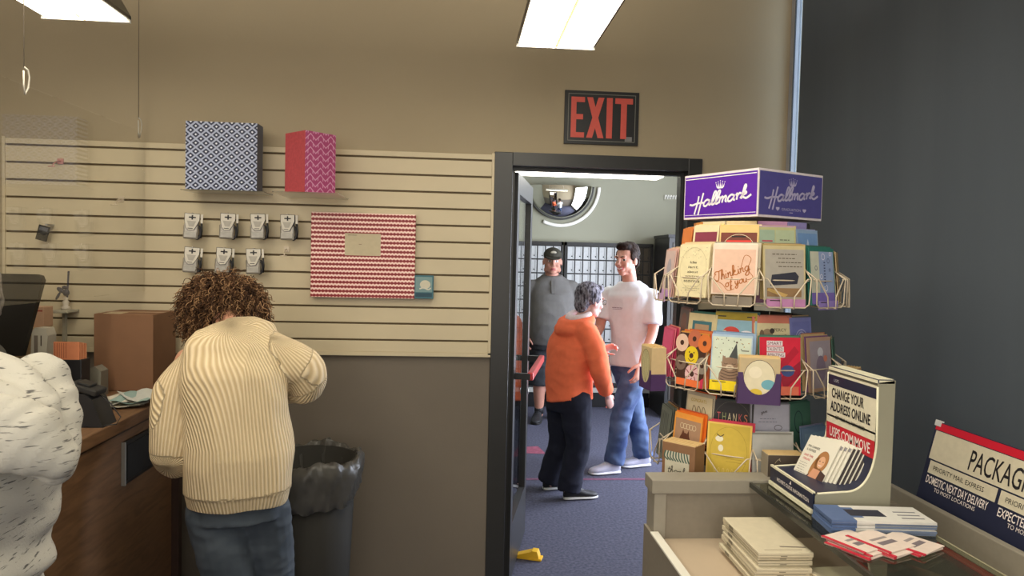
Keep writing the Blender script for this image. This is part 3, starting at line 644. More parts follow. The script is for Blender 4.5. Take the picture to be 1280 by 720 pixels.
def a_redcard(b, w, h, y):   # plain red card with the printed words
    rr = pm((206, 32, 60)); b.prect(-w*.49, w*.49, 0, h, y, rr)
    for i, s in enumerate(('SMART', 'TALENTED', 'AMAZING')):
        b.prect(-w*.32, w*(.06+.03*i), h*(.895-.10*i)-.0072, h*(.895-.10*i)+.0072, y-.0003, pm((226, 216, 220))); b.text(s, -w*.13+w*.012*i, h*(.895-.10*i), .0095, pm((110, 30, 60)), y-.0006, width=w*(.34+.03*i))
    b.pl([(w*.1, h*.1), (w*.49, h*.35), (w*.49, h*.6), (w*.0, h*.3)], y-.0004, pm((150, 24, 50))); b.pl([(-w*.1, h*.3), (w*.45, h*.75), (w*.35, h*.85), (-w*.2, h*.4)], y-.0005, pm((180, 26, 52)))
    b.pell(w*.18, h*.42, w*.16, h*.10, y-.0007, pm((60, 76, 130))); b.prect(-w*.46, w*.44, 0, h*.15, y-.001, pm((214, 110, 84)))
def a_parrot(b, w, h, y):
    b.prect(-w*.48, w*.48, 0, h*.86, y, pm((150, 190, 208))); b.prect(-w*.5, w*.5, h*.88, h, y, pm((170, 148, 44)))
    b.prect(-w*.44, -w*.24, h*.93, h*.95, y-.0003, ink); b.prect(w*.26, w*.46, h*.93, h*.95, y-.0003, ink)
    b.pell(-w*.1, h*.66, w*.2, h*.10, y-.0003, pm((216, 70, 60))); b.pell(-w*.12, h*.57, w*.14, h*.07, y-.0004, pm((120, 150, 90))); b.pell(-w*.26, h*.62, w*.07, h*.07, y-.0005, cream)
    b.pell(w*.26, h*.62, w*.17, h*.08, y-.0004, whi); scrib(b, w*.26, h*.64, w*.2, 2, .008, y-.0006, red, .002, 9)
def a_dog(b, w, h, y):
    b.prect(-w*.46, w*.46, 0, h*.88, y, pm((216, 202, 160))); b.pell(-w*.12, h*.66, w*.14, h*.12, y-.0003, pm((150, 128, 100))); b.pell(-w*.26, h*.66, w*.06, h*.1, y-.0004, pm((110, 90, 70))); b.pell(w*.0, h*.74, w*.06, h*.05, y-.0004, ink)
    b.pell(w*.34, h*.6, w*.07, h*.08, y-.0004, pm((150, 128, 100))); b.text('PERCY', w*.2, h*.76, .009, ink, y-.0005)
def a_lilac(b, w, h, y):
    b.prect(-w*.42, w*.42, .005, h*.92, y, pm((120, 126, 190))); b.pring(0, h*.55, w*.3, h*.22, .003, y-.0003, pm((190, 190, 230))); b.pring(0, h*.6, w*.18, h*.12, .003, y-.0003, pm((190, 190, 230)))
def a_portrait(b, w, h, y):
    b.prect(-w*.40, w*.48, .01, h*.93, y, pm((150, 140, 150))); b.pell(.004, h*.72, w*.12, h*.09, y-.0003, pm((190, 190, 200))); b.pell(.004, h*.42, w*.2, h*.24, y-.0004, pm((120, 108, 128))); b.pell(w*.24, h*.6, w*.08, h*.06, y-.0004, pm((190, 120, 100)))
def a_party(b, w, h, y):
    b.prect(-w*.46, w*.46, 0, h*.93, y, pm((226, 212, 176))); b.text('CONGRATS', -w*.05, h*.84, .010, pm((190, 160, 30)), y-.0004, width=w*.55)
    for i in range(3): b.stroke([(-w*.28+i*w*.17, h*.42), (-w*.22+i*w*.17, h*.72), (-w*.12+i*w*.17, h*.62), (-w*.18+i*w*.17, h*.4)], .0025, y-.0004, pm((130, 110, 80)))
def a_thonks(b, w, h, y):
    b.prect(-w*.47, w*.47, 0, h*.97, y, pm((48, 46, 50))); b.pring(0, h*.5, w*.49, h*.5, .001, y-.0001, pm((90, 90, 80)))
    for i, c in enumerate('THANKS'):
        b.text(c, w*(-.33+.13*i), h*.70, .024, pm([(196, 92, 96), (150, 160, 110), (220, 206, 170), (220, 206, 170), (196, 92, 96), (200, 120, 90)][i]), y-.0004, width=w*.085)
def a_bday(b, w, h, y):
    b.prect(-w*.44, w*.46, 0, h*.9, y, pm((178, 140, 112)))
    for i in range(5): b.pring(w*(-.2+.11*i), h*.78, w*.07, h*.05, .0016, y-.0004, cream)
    dk = pm((104, 62, 44)); b.pell(-w*.06, h*.50, w*.2, h*.16, y-.0004, dk); b.pl([(-w*.22, h*.56), (-w*.14, h*.72), (-w*.04, h*.6)], y-.0005, dk); b.pl([(w*.1, h*.56), (w*.06, h*.72), (-w*.02, h*.6)], y-.0005, dk)
    b.pl([(-w*.34, 0), (w*.2, 0), (w*.12, h*.45), (-w*.24, h*.45)], y-.0004, dk); b.pell(w*.02, h*.46, w*.07, h*.05, y-.0007, pm((200, 160, 130)))
    b.prect(-w*.44, w*.1, 0, h*.12, y-.001, pm((236, 170, 50)))
def a_yellow(b, w, h, y):
    b.prect(-w*.46, w*.46, 0, h*.97, y, pm((206, 178, 70))); b.pring(0, h*.5, w*.42, h*.44, .0010, y-.0002, pm((170, 142, 50)))
    for i in range(3): b.prect(-w*.05, w*.40, h*(.44-.05*i), h*(.445-.05*i), y-.0003, pm((150, 120, 40)))
    b.pell(-w*.22, h*.72, w*.09, h*.05, y-.0003, pm((232, 226, 200))); b.pell(-w*.18, h*.56, w*.06, h*.06, y-.0003, pm((232, 226, 200))); b.stroke([(-w*.28, h*.8), (-w*.2, h*.76), (-w*.12, h*.8)], .0022, y-.0005, ink)
    for i in range(7): b.pring(w*(-.3+.1*i), h*.18, .003, .007, .001, y-.0003, pm((232, 210, 130)))
def a_note(b, w, h, y):
    b.prect(-w*.47, w*.47, 0, h*.98, y, pm((176, 176, 192))); script(b, 'youre', -w*.15, h*.84, .005, .001, y-.0004, ink, .2); scrib(b, -w*.06, h*.72, w*.5, 2, .009, y-.0004, pm((90, 90, 110)), .0014, 12); b.pring(w*.2, h*.56, .012, .008, .0015, y-.0004, ink)
def a_green(b, w, h, y): b.prect(-w*.45, w*.45, 0, h*.95, y, pm((70, 112, 96))); b.pring(-w*.1, h*.62, w*.2, h*.22, .003, y-.0003, pm((40, 60, 70)))
def a_bluegreen(b, w, h, y): b.prect(-w*.42, w*.42, 0, h*.9, y, pm((108, 134, 160))); b.prect(-w*.3, w*.3, h*.3, h*.75, y-.0003, pm((150, 170, 190))); scrib(b, 0, h*.6, w*.4, 2, .01, y-.0005, pm((70, 90, 130)), .002, 2)
def a_pinkside(b, w, h, y): b.prect(-w*.46, w*.46, 0, h*.96, y, pm((216, 190, 186))); b.pell(0, h*.6, w*.2, h*.2, y-.0003, pm((180, 170, 180))); b.prect(-w*.2, w*.2, h*.18, h*.4, y-.0004, pm((100, 94, 100))); b.prect(-w*.46, w*.46, 0, h*.15, y-.0005, pm((200, 160, 210)))
def a_magenta(b, w, h, y): b.prect(-w*.46, w*.46, 0, h*.97, y, pm((222, 84, 130)))
def a_fish(b, w, h, y): b.prect(-w*.45, w*.45, 0, h*.96, y, pm((130, 116, 110))); b.pell(0, h*.7, w*.3, h*.2, y-.0002, pm((150, 110, 96)))
def a_stripe(b, w, h, y): b.prect(-w*.47, w*.47, 0, h*.97, y, pm((118, 122, 112))); [b.prect(-w*.4+i*w*.16, -w*.33+i*w*.16, h*.1, h*.9, y-.0002, pm((80, 86, 80))) for i in range(5)]

def one_card(name, delta, R, z, w, h, th, col, art, label, group=None, dx=0, lean=.10, cat='greeting card', spin=0):
    p, a = rk(delta, R, z); a += spin
    T = Matrix.Rotation(-lean, 4, 'X')      # top leans back, away from the viewer
    b = MB(); b.box(-w/2, w/2, -th/2, th/2, 0, h, pm(col), bev=0)
    if art: art(b, w, h, -th/2-.0006)
    for v in b.bm.verts: v.co = T @ v.co
    o = b.build(name, loc=p+V((math.cos(a)*dx, math.sin(a)*dx, 0)), rz=a)
    return tag(o, label, cat, group)
rank = {-69: 'leftmost', -39: 'left', -9: 'middle', 21: 'right of middle', 51: 'right'}
def stack(tier, row, delta, R, z, w, h, front, art, label, behind, where, dx=0):
    one_card('greeting_card', delta, R, z, w, h, .0022, front, art, label, dx=dx)
    cache = {}
    for i, c in enumerate(behind):
        rr = R-.0065*(i+1); k = random.Random(int(delta*7+i+z*1000))
        one_card('greeting_card', delta, rr, z+.001, w*k.uniform(.97, 1.0), h*(1+.014*(i+1)), .003, c, None, 'greeting card edge showing ' + where, group='card edges ' + where, dx=dx+.0035*(i+1)*(1 if i % 2 else -.2))
Ro, Ri = .268, .216
CR = (226, 208, 170); PK = (222, 180, 170); GN = (70, 108, 92); OR = (220, 128, 60); GY = (150, 148, 140); BL = (150, 176, 208); TN = (196, 168, 124)
# top tier
stack(1, 'o', -69, Ro, 1.525, .118, .152, PK, a_pinkside, 'pinkish greeting card seen almost edge-on, leftmost in the top tier', [PK, CR, (196, 150, 130), TN], 'at the far left of the top tier')
stack(1, 'o', -39, Ro, 1.532, .120, .158, (232, 220, 180), a_text, 'cream greeting card with rows of small dark lettering, top tier left of the pink one', [CR, (216, 200, 160), CR, TN], 'behind the cream lettered card', dx=.004)
stack(1, 'o', -9, Ro, 1.545, .126, .146, (238, 214, 196), a_think, 'pale pink greeting card reading Thinking of you in copper script', [(230, 222, 206), (200, 190, 170), GY], 'behind the Thinking of you card')
stack(1, 'o', 21, Ro, 1.534, .122, .156, (196, 182, 140), a_truck, 'grey greeting card with slanted lettering over a dark vehicle shape, top tier right', [(176, 154, 96), TN, (150, 130, 90)], 'behind the grey vehicle card', dx=.002)
stack(1, 'o', 51, Ro, 1.520, .118, .166, (52, 120, 110), a_whale, 'blue and cream greeting card with rings and dots, rightmost in the top tier', [(52, 120, 110), (60, 110, 96), GN], 'behind the blue ringed card')
stack(1, 'i', -69, Ri, 1.61, .10, .135, OR, None, 'orange edged card standing at the back left of the top tier', [OR, CR], 'back left of the top tier')
stack(1, 'i', -39, Ri, 1.605, .100, .145, (232, 214, 176), a_maroon, 'cream card with a maroon panel, back row of the top tier', [CR, (240, 214, 150)], 'behind the maroon panel card')
stack(1, 'i', -9, Ri, 1.605, .112, .142, (232, 196, 130), a_redlab, 'tan card with a bright red label, back row behind the Thinking of you card', [(236, 190, 110), CR], 'behind the red label card')
stack(1, 'i', 21, Ri, 1.600, .112, .145, (178, 176, 128), a_split, 'two-tone green card with red word, back row of the top tier right', [(186, 150, 190), TN], 'behind the two-tone green card')
stack(1, 'i', 51, Ri, 1.610, .100, .130, BL, a_blue, 'bright blue glittery card at the back right of the top tier', [(170, 170, 214)], 'behind the bright blue card')
for d in (81, 111, 141, 171, 201, 231, 261):
    for zt, cc in ((1.525, TN), (1.262, GN), (1.01, GY)):
        stack(0, 'o', d, Ro, zt, .120, .152, cc, None, 'plain backed %s card on the window side of the rack, %s tier' % (('tan', 'top') if zt > 1.5 else ('green', 'middle') if zt > 1.2 else ('grey', 'bottom')), [CR], 'on the far side of the rack') if d in (81,) else None
# middle tier
stack(2, 'i', -69, Ri, 1.34, .100, .150, (150, 110, 100), a_fish, 'brown photo card leaning at the back left of the middle tier', [(120, 90, 90)], 'back left of the middle tier')
stack(2, 'o', -69, Ro, 1.275, .110, .150, (214, 80, 120), a_magenta, 'magenta greeting card seen edge-on at the far left of the middle tier', [(230, 120, 140), (200, 60, 100), (236, 150, 130)], 'behind the magenta card')
stack(2, 'i', -39, Ri+.004, 1.315, .112, .165, (230, 216, 170), a_frame, 'cream card with a teal picture frame, back row of the middle tier', [(64, 116, 106), (64, 116, 106)], 'behind the teal framed card')
stack(2, 'o', -39, Ro, 1.262, .112, .160, (200, 150, 120), a_donut, 'greeting card printed with doughnuts, one yellow with a smiling face', [(214, 150, 60), (214, 110, 70), OR, (200, 90, 60)], 'behind the doughnut card', dx=.010)
stack(2, 'i', -9, Ri, 1.322, .120, .166, (160, 190, 206), a_parrot, 'light blue card with a red bird and speech bubble, middle tier back row', [(156, 140, 60), (56, 90, 90)], 'behind the red bird card')
stack(2, 'o', -9, Ro, 1.265, .116, .163, (176, 200, 220), a_cat, 'birthday card with a tabby cat wearing a party hat above a yellow tab', [BL, BL, (120, 150, 180)], 'behind the party hat cat card')
stack(2, 'i', 21, Ri, 1.322, .118, .160, (204, 120, 100), a_dog, 'cream card with small spotted dogs, middle tier back row', [(204, 120, 100), (120, 70, 50)], 'behind the spotted dog card', dx=-.004)
stack(2, 'o', 21, Ro, 1.262, .122, .165, (90, 140, 120), a_redcard, 'bright red card with the words SMART TALENTED AMAZING', [(80, 130, 110), GN], 'behind the bright red card')
stack(2, 'i', 51, Ri, 1.33, .100, .150, (130, 136, 196), a_lilac, 'lilac card with a ring design, back right of the middle tier', [(110, 110, 110), TN], 'behind the lilac ring card', dx=-.012)
stack(2, 'o', 51, Ro, 1.268, .112, .158, (170, 140, 120), a_portrait, 'mauve picture card with a figure, right end of the middle tier', [(120, 80, 120), TN, TN, (176, 120, 90)], 'behind the mauve picture card', dx=.004)
# bottom tier
stack(3, 'i', -39, Ri, 1.08, .112, .155, (190, 180, 160), a_party, 'cream CONGRATS card with balloons, back row of the bottom tier', [(226, 110, 60), (64, 50, 60), (150, 140, 60)], 'behind the CONGRATS card')
stack(3, 'o', -69, Ro, 1.005, .112, .165, (110, 116, 104), a_stripe, 'grey-green striped card at the far left of the bottom tier', [(96, 100, 92), (110, 116, 104), (160, 120, 70), (90, 70, 60)], 'behind the grey-green striped card')
stack(3, 'o', -39, Ro, 1.003, .112, .170, (240, 160, 70), a_bday, 'brown card with a cartoonish animal and orange border, bottom tier', [(236, 120, 40), (236, 120, 40), (210, 90, 50)], 'behind the orange bordered card')
stack(3, 'i', -9, Ri, 1.065, .120, .160, (60, 58, 60), a_thonks, 'black card with THANKS in thin coloured capitals', [(60, 72, 70)], 'behind the black THANKS card')
stack(3, 'o', -9, Ro, 1.000, .126, .168, (232, 196, 100), a_yellow, 'mustard yellow card with a small white drawing, bottom tier middle', [(206, 60, 84), (206, 60, 84)], 'behind the mustard yellow card', dx=.002)
stack(3, 'i', 21, Ri, 1.065, .120, .160, (140, 140, 150), a_note, 'pale lilac note card with handwriting, bottom tier right', [(96, 96, 104)], 'behind the pale lilac note card')
stack(3, 'o', 21, Ro, .985, .120, .160, (190, 190, 186), None, 'white blank card at the bottom right behind the boxed notes', [GY, (200, 200, 196)], 'behind the white blank card', dx=-.01)
stack(3, 'i', 51, Ri, 1.075, .100, .150, (70, 112, 96), a_green, 'dark green card with a ring, right end of the bottom tier', [(70, 112, 96)], 'behind the dark green ring card')
stack(3, 'o', 51, Ro, 1.01, .112, .150, (96, 120, 150), a_bluegreen, 'blue-grey card with a pale panel, right end of the bottom tier', [(96, 120, 150), (120, 120, 150)], 'behind the blue-grey card')
# colour tabs clipped in front of pockets
def tab(delta, z, w, col, label, dark=True):
    p, a = rk(delta, .2835, z); b = MB(); b.box(-w/2, w/2, -.001, .001, 0, .026, pm(col)); 
    if dark: b.prect(-w*.42, -w*.12, .020, .0225, -.0015, ink)
    tag(b.build('price_tab', loc=p, rz=a), label, 'price tab')
tab(21, 1.512, .112, (186, 130, 176), 'mauve price tab below the grey vehicle card in the top tier')
tab(51, 1.508, .09, (150, 130, 200), 'lilac price tab below the rightmost top tier card')
tab(-69, 1.510, .09, (206, 170, 214), 'pale lilac price tab at the far left of the top tier')
tab(-9, 1.515, .112, (134, 124, 112), 'grey price tab below the Thinking of you card')
# boxed note cards clipped outside the pockets
def boxed(delta, R, z, w, h, d, sleeve_h, art, label, sleeve=(70, 44, 92), body=(202, 178, 136), spin=0):
    p, a = rk(delta, R, z); a += spin
    b = MB(); b.box(-w/2, w/2, -d/2, d/2, 0, h, pm(body), bev=.001)
    for k in range(5): b.box(-w/2+.001, w/2-.001, -d/2+.002+k*d/5, -d/2+k*d/5+.004, h, h+.004, pm((226, 196, 140)))
    root = empty('boxed_note_cards', p, label, 'boxed cards', None, a); b.build('card_box', root)
    b = MB()
    if sleeve_h:
        n_ = 14; P = [(-w/2-.003, 0), (w/2+.003, 0), (w/2+.003, sleeve_h), (w*.40, sleeve_h)]
        P += [(w*.40*math.cos(t_), sleeve_h-(sleeve_h*.72)*math.sin(t_)) for t_ in [PI*i/n_ for i in range(1, n_)]]
        P += [(-w*.40, sleeve_h), (-w/2-.003, sleeve_h)]
        b.prism(P, 'y', -d/2-.003, -d/2-.0015, pm(sleeve)); b.box(-w/2-.003, w/2+.003, -d/2-.003, d/2, -.003, 0, pm(sleeve))
        b.box(w/2+.001, w/2+.003, -d/2-.003, d/2, 0, sleeve_h*.8, pm(sleeve)); b.box(-w/2-.003, -w/2-.001, -d/2-.003, d/2, 0, sleeve_h*.8, pm(sleeve)); b.build('sleeve', root)
    b = MB(); art(b, w, h, -d/2-.001); b.build('cover_print', root)
    return root
def n_oval(b, w, h, y):
    b.pell(0, h*.52, w*.38, h*.42, y, pm((206, 196, 150))); b.pring(0, h*.52, w*.38, h*.42, .0015, y-.0003, pm((80, 76, 50)))
    for i in range(5): b.stroke([(0, h*.15), (w*(-.28+.14*i), h*.5), (w*(-.1+.05*i), h*.9)], .001, y-.0003, pm((110, 104, 70)))
def n_plain(b, w, h, y):     # cartoon figure left out: plain pale card face with a blue note
    b.prect(-w*.46, w*.46, .004, h*.98, y, pm((196, 176, 138))); b.pell(0, h*.55, w*.38, h*.40, y-.0002, pm((224, 214, 184))); b.pring(0, h*.55, w*.39, h*.41, .0014, y-.0003, pm((86, 70, 60)))
    b.pell(w*.22, h*.42, w*.17, h*.11, y-.0004, pm((110, 170, 186))); b.pell(-w*.08, h*.22, w*.16, h*.10, y-.0004, pm((214, 184, 60))); b.pell(-w*.1, h*.68, w*.16, h*.13, y-.0004, pm((236, 226, 200)))
def n_thank(b, w, h, y):
    b.prect(-w*.40, w*.34, .002, h*.80, y, pm((206, 200, 180)))
    for i in range(9): b.stroke([(-w*.38+i*w*.08, h*.8), (-w*.42+i*w*.09, h*.66), (-w*.30+i*w*.08, h*.58)], .004, y-.0003, pm((70, 96, 86)))
    script(b, 'thank', -.002, h*.32, .0105, .0019, y-.0005, pm((60, 54, 50)), 0, width=w*.58); script(b, 'you', -.002, h*.10, .008, .0016, y-.0005, pm((60, 54, 50)))
def n_dark(b, w, h, y):
    b.prect(-w*.49, w*.49, 0, h, y, pm((84, 74, 66)))
    for (x, z) in ((-.3, .8), (.1, .3), (-.2, .2), (.25, .55), (-.38, .5)): b.stroke([(w*x, h*z), (w*x+.008, h*z+.01), (w*x+.016, h*z+.006)], .0014, y-.0004, pm((180, 166, 140))); b.pell(w*x+.012, h*z+.012, .002, .002, y-.0004, pm((180, 166, 140)), n=6)
boxed(6, .333, 1.252, .108, .125, .038, .084, n_plain, 'boxed note cards in a purple sleeve, in front of the cat and red cards')
boxed(-60, .318, 1.240, .085, .130, .048, .060, n_oval, 'boxed note cards with a cream oval in a purple sleeve, left on the rack')
boxed(60, .325, 1.205, .085, .135, .04, .0, a_bluegreen, 'brown boxed cards with a small blue label at the right edge of the rack', body=(150, 120, 84))
boxed(-30, .330, .985, .105, .122, .060, .0, n_thank, 'brown box of note cards with thank you in script on a leafy label', body=(140, 104, 76), spin=.12)
boxed(19, .325, 1.0, .100, .110, .050, .0, n_dark, 'dark brown boxed cards with little gold sprigs, bottom right of the rack', body=(150, 142, 130))

# ------------------------------------------------------------------ grey display counter on the right
G, G2 = M['gray_lam'], M['gray_lam2']
ct = empty('display_counter', (.9, 1.3, 0), 'grey laminate post office display counter with a beige shelf, lower right', 'display counter')
og = (.9, 1.3, 0)
b = MB(); b.box(.556, 1.06, 1.868, 1.925, .02, 1.013, M['gray_lam2']); b.box(1.06, 1.232, 1.868, 1.925, .02, .98, M['gray_lam2']); b.box(.54, .575, 1.862, 1.93, .0, 1.013, G, bev=.002); b.build('end_panel', ct, og)
b = MB(); b.box(.533, 1.06, 1.858, 1.934, 1.013, 1.05, G, bev=.002); r_ = b.build('cap_rail', ct, og)
b = MB(); b.prism([(-.6, 0), (1.93, 0), (1.93, .906), (-.6, .906)], 'x', .533, .552, M['gray_lam2']); b.box(.531, .553, -.6, 1.858, .9062, .911, M['white']); b.build('side_panel', ct, og)
b = MB(); b.box(.552, 1.231, -.6, 1.868, .865, .888, M['shelf_lam'], bev=.001); b.build('shelf_board', ct, og)
b = MB(); b.box(1.232, 1.252, -.6, 1.93, 0, 1.019, G, bev=.003); b.box(1.252, 1.34, -.6, 1.93, .93, .980, G2); b.build('back_panel', ct, og)
b = MB(); b.box(.80, 1.195, .55, 1.852, 1.034, 1.042, M['shelfglass']) if 'shelfglass' in M else None
M['shelfglass'] = glassmat('smoked_glass', (.60, .63, .58), 1.5); M['edge'] = mat('dark_glass_edge', (44, 46, 42), .25)
b.bm.clear() if b.bm.verts else None
b = MB(); b.box(.806, 1.065, .55, 1.852, 1.036, 1.044, M['shelfglass']); b.box(1.065, 1.069, .55, 1.852, 1.035, 1.045, pm((150, 146, 120))); b.box(.798, .806, .55, 1.852, 1.034, 1.046, M['edge']); gl = b.build('glass_shelf', ct, og); gl['label'] = 'smoked glass shelf with a dark front edge'
for y in (1.43, 1.0):
    b = MB(); b.prism([(.88, 1.034), (1.069, 1.034), (1.231, .96), (1.231, .93), (1.20, .93)], 'y', y-.003, y+.003, M['steel']); b.build('shelf_bracket', ct, og)
# change-of-address brochure display
hy0, hy1 = 1.612, 1.842
bd = empty('brochure_display', (.95, 1.727, 1.046), 'white and grey counter display reading CHANGE YOUR ADDRESS ONLINE with brochures', 'brochure display')
ob = (.95, 1.727, 1.046); cb = mat('display_card_grey', (150, 148, 130), .5, var=.02); we = pm((226, 222, 196))
def cv():   # profile of the curved insert, from the front tray up the back
    P = []
    for i in range(17):
        t_ = i/16*PI/2; P.append((.925+.078*math.sin(t_)**.9, 1.098+.125*(1-math.cos(t_))**1.15))
    return [(.862, 1.094)]+P+[(1.000, 1.350)]
pf = cv()
body = [(1.042, 1.366), (1.042, 1.047), (.851, 1.047), (.853, 1.086)]+pf+[(1.000, 1.360)]
for (y0, y1) in ((hy0, hy0+.004), (hy1-.004, hy1)):
    b = MB(); b.prism(body, 'y', y0, y1, cb)
    e_ = [(p[0], y0-.0006 if y0 == hy0 else y1, p[1]) for p in pf]; b.tube([(p[0], (y0+y1)/2, p[1]) for p in pf], .0028, we, 6); b.build('side_panel', bd, ob)
b = MB(); v = []; f = []
for i, (x, z) in enumerate(pf):
    v += [(x+.002, hy1-.004, z), (x+.002, hy0+.004, z)]
    if i: f.append((2*i-2, 2*i, 2*i+1, 2*i-1))
b.add(v, f, M['navy']); b.box(1.004, 1.04, hy0+.004, hy1-.004, 1.06, 1.360, cb); b.box(.9995, 1.042, hy0, hy1, 1.356, 1.368, we, bev=.002)
b.build('back_insert', bd, ob)
# header print: local frame x -> -Y world, facing -X
TH = Matrix.Translation((1.0, (hy0+hy1)/2, 0)) @ Matrix.Rotation(-PI/2, 4, 'Z')
b = MB(); hw = (hy1-hy0)/2-.004; y = -.0005
b.prect(-hw, hw, 1.235, 1.352, y, pm((224, 218, 196)), TH); b.prect(-hw, hw, 1.320, 1.346, y-.0004, M['navy'], TH); b.prect(-hw, hw, 1.176, 1.219, y-.0004, M['red'], TH); b.prect(-hw, hw, 1.219, 1.24, y, pm((224, 218, 196)), TH)
tk = pm((30, 28, 34)); ww = pm((240, 230, 226))
b.text('CHANGE YOUR', -.016, 1.300, .026, tk, y-.0008, T=TH, width=.150, bold=.022); b.text('ADDRESS ONLINE', -.002, 1.265, .026, tk, y-.0008, T=TH, width=.184, bold=.022)
b.text('GET YOUR MAIL FORWARDED', 0, 1.238, .010, tk, y-.0008, T=TH, width=.135); [b.prect(q_-.012, q_+.012, 1.2375, 1.2392, y-.0008, tk, TH) for q_ in (-.088, .088)]; b.text('USPS.COM/MOVE', 0, 1.1975, .026, ww, y-.0010, T=TH, width=.186, bold=.012)
b.text('USPS', -.07, 1.333, .008, pm((190, 190, 200)), y-.0008, T=TH)
b.build('header_print', bd, ob)
b = MB(); b.box(.850, .855, hy0, hy1, 1.058, 1.096, M['navy']); b.box(.8495, .856, hy0, hy1, 1.094, 1.099, we); b.box(.846, .858, hy0, hy1, 1.047, 1.056, we)
TF = Matrix.Translation((.8498, (hy0+hy1)/2, 0)) @ Matrix.Rotation(-PI/2, 4, 'Z')
b.text("MOVER'S GUIDE INFORMATION", .012, 1.072, .010, ww, -.0004, T=TF, width=.17, bold=.01); b.pl([(-.004, 1.081), (.006, 1.081), (.004, 1.091)], -.0004, ww, TF)
b.build('front_tray', bd, ob)
# brochures leaning in the tray
def brochure(k, label, group=None, front=False):
    w, h = .112, .142; b = MB(); dkb = (not front) and k > 3; b.box(-w/2, w/2, -.0012, .0012, 0, h, M['paper'])
    if front:
        y = -.0018; b.text('MAIL CHANGES', -.024, h*.80, .006, tk, y, width=.044); b.text('& ADDRESS', -.028, h*.73, .006, tk, y, width=.034); b.text('SAVE TIME', -.028, h*.62, .006, pm((200, 50, 70)), y, width=.034); b.text('ONLINE', -.030, h*.55, .006, pm((200, 50, 70)), y, width=.028); scrib(b, -.028, h*.47, .04, 5, .0065, y, pm((120, 116, 110)), .0011, 4, False)
        b.pell(.024, h*.60, .021, .029, y-.0002, pm((166, 116, 70))); b.pell(.012, h*.42, .016, .036, y-.0002, pm((166, 116, 70))); b.pell(.024, h*.585, .012, .0165, y-.0004, pm((214, 166, 132)))
        b.pl([(-.03, 0), (w/2, 0), (w/2, h*.40), (.03, h*.46), (-.002, h*.30)], y-.0003, pm((70, 50, 48))); b.pl([(.008, h*.44), (.034, h*.44), (.03, h*.20), (.0, h*.24)], y-.0005, pm((206, 150, 120)))
        for s in (-1, 1): b.pell(.024+s*.006, h*.60, .002, .0014, y-.0006, ink, n=8)
        b.stroke([(.018, h*.53), (.024, h*.52), (.030, h*.53)], .0012, y-.0006, whi)
    else: b.prect(-w/2+.002, w/2-.002, h*(.1 if dkb else .9), h*.97, -.0015, pm((70, 64, 66)) if dkb else pm((150, 146, 150)))
    R_ = Matrix.Rotation(-.50, 4, 'X')
    for v in b.bm.verts: v.co = R_ @ v.co
    ro = -PI/2-.0+.18; o = b.build('brochure', loc=(.888+.0070*k, 1.745-.007*k, 1.062), rz=ro)
    return tag(o, label, 'brochure', group)
brochure(0, 'white brochure with a smiling woman on its cover, frontmost in the address display', front=True)
for k in range(1, 10): brochure(k, 'white brochure edge packed behind the front one in the address display', 'brochures behind the front one in the display')
# packaging sign leaning on the ledge
sg = MB(); W_, H_ = .95, .200; y = -.0028; pbg = pm((206, 198, 176))
sg.box(0, W_, -.002, .002, -.04, H_, M['navy']); sg.prect(.008, W_-.008, .098, H_-.024, y, pbg); sg.prect(.002, W_-.002, H_-.022, H_-.002, y, M['red'])
sg.prect(.018, .262, .060, .094, y, pbg); sg.prect(.272, .52, .060, .094, y, pbg); sg.prect(.53, .78, .060, .094, y, pbg)
sg.text('PACKAGING', .150, .134, .052, tk, y-.0005, align='LEFT', width=.245, bold=.006)
for i, s in enumerate(('PRIORITY MAIL EXPRESS', 'PRIORITY MAIL', 'FIRST-CLASS')): sg.text(s, .035+.255*i, .077, .0125, tk, y-.0005, align='LEFT', width=(.185, .12, .1)[i])
for i, s in enumerate(('DOMESTIC NEXT DAY DELIVERY', 'EXPECTED DELIVERY', 'LIGHT PACKAGES')): sg.text(s, .020+.258*i, .044, .021, ww, y-.0005, align='LEFT', width=(.225, .18, .15)[i], bold=.008)
for i in range(3): sg.text('TO MOST LOCATIONS', .06+.255*i, .024, .010, ww, y-.0005, align='LEFT', width=.15)
sg.box(-.004, .02, -.004, .004, H_-.012, H_+.004, pm((206, 206, 206)))
RT = Matrix.Rotation(-.24, 4, 'X')
for v_ in sg.bm.verts: v_.co = RT @ v_.co
tag(sg.build('packaging_sign', loc=(1.276, 1.852, 1.0215), rz=-PI/2), 'long red, white and navy PACKAGING sign leaning against the shade behind the counter', 'sign')
# stacks of flat mailing boxes and envelopes
fb = pm((206, 196, 172)); eg = pm((120, 112, 96))
def flat_box(x, y, z, w, d, h, rz, label, group, top=False, m=fb):
    b = MB(); b.box(-w/2, w/2, -d/2, d/2, 0, h-.0008, m, bev=.0012); b.box(-w/2-.0004, w/2-.01, -d/2-.0004, d/2-.02, h*.45, h*.5, eg)
    if top: b.box(-w/2+.02, w/2-.02, -d/2+.015, -d/2+.017, h-.0008, h-.0004, pm((150, 140, 120))); b.add([(x_, y_, h-.0002) for x_, y_ in ((0, -.08), (.06, -.085), (.06, -.08), (0, -.075))], [(0, 1, 2, 3)], pm((130, 120, 110)))
    b.prect(-w*.1, w*.02, h*.2, h*.35, -d/2-.0008, eg)
    for z_ in (.0,):
        T = Matrix.Rotation(-PI/2, 4, 'Z')
        b.prect(-d*.3, -d*.18, h*.2, h*.8, -w/2-.0008, eg, T)
    return tag(b.build('flat_mailing_box', loc=(x, y, z), rz=rz), label, 'mailing box', group)
rz_ = .0
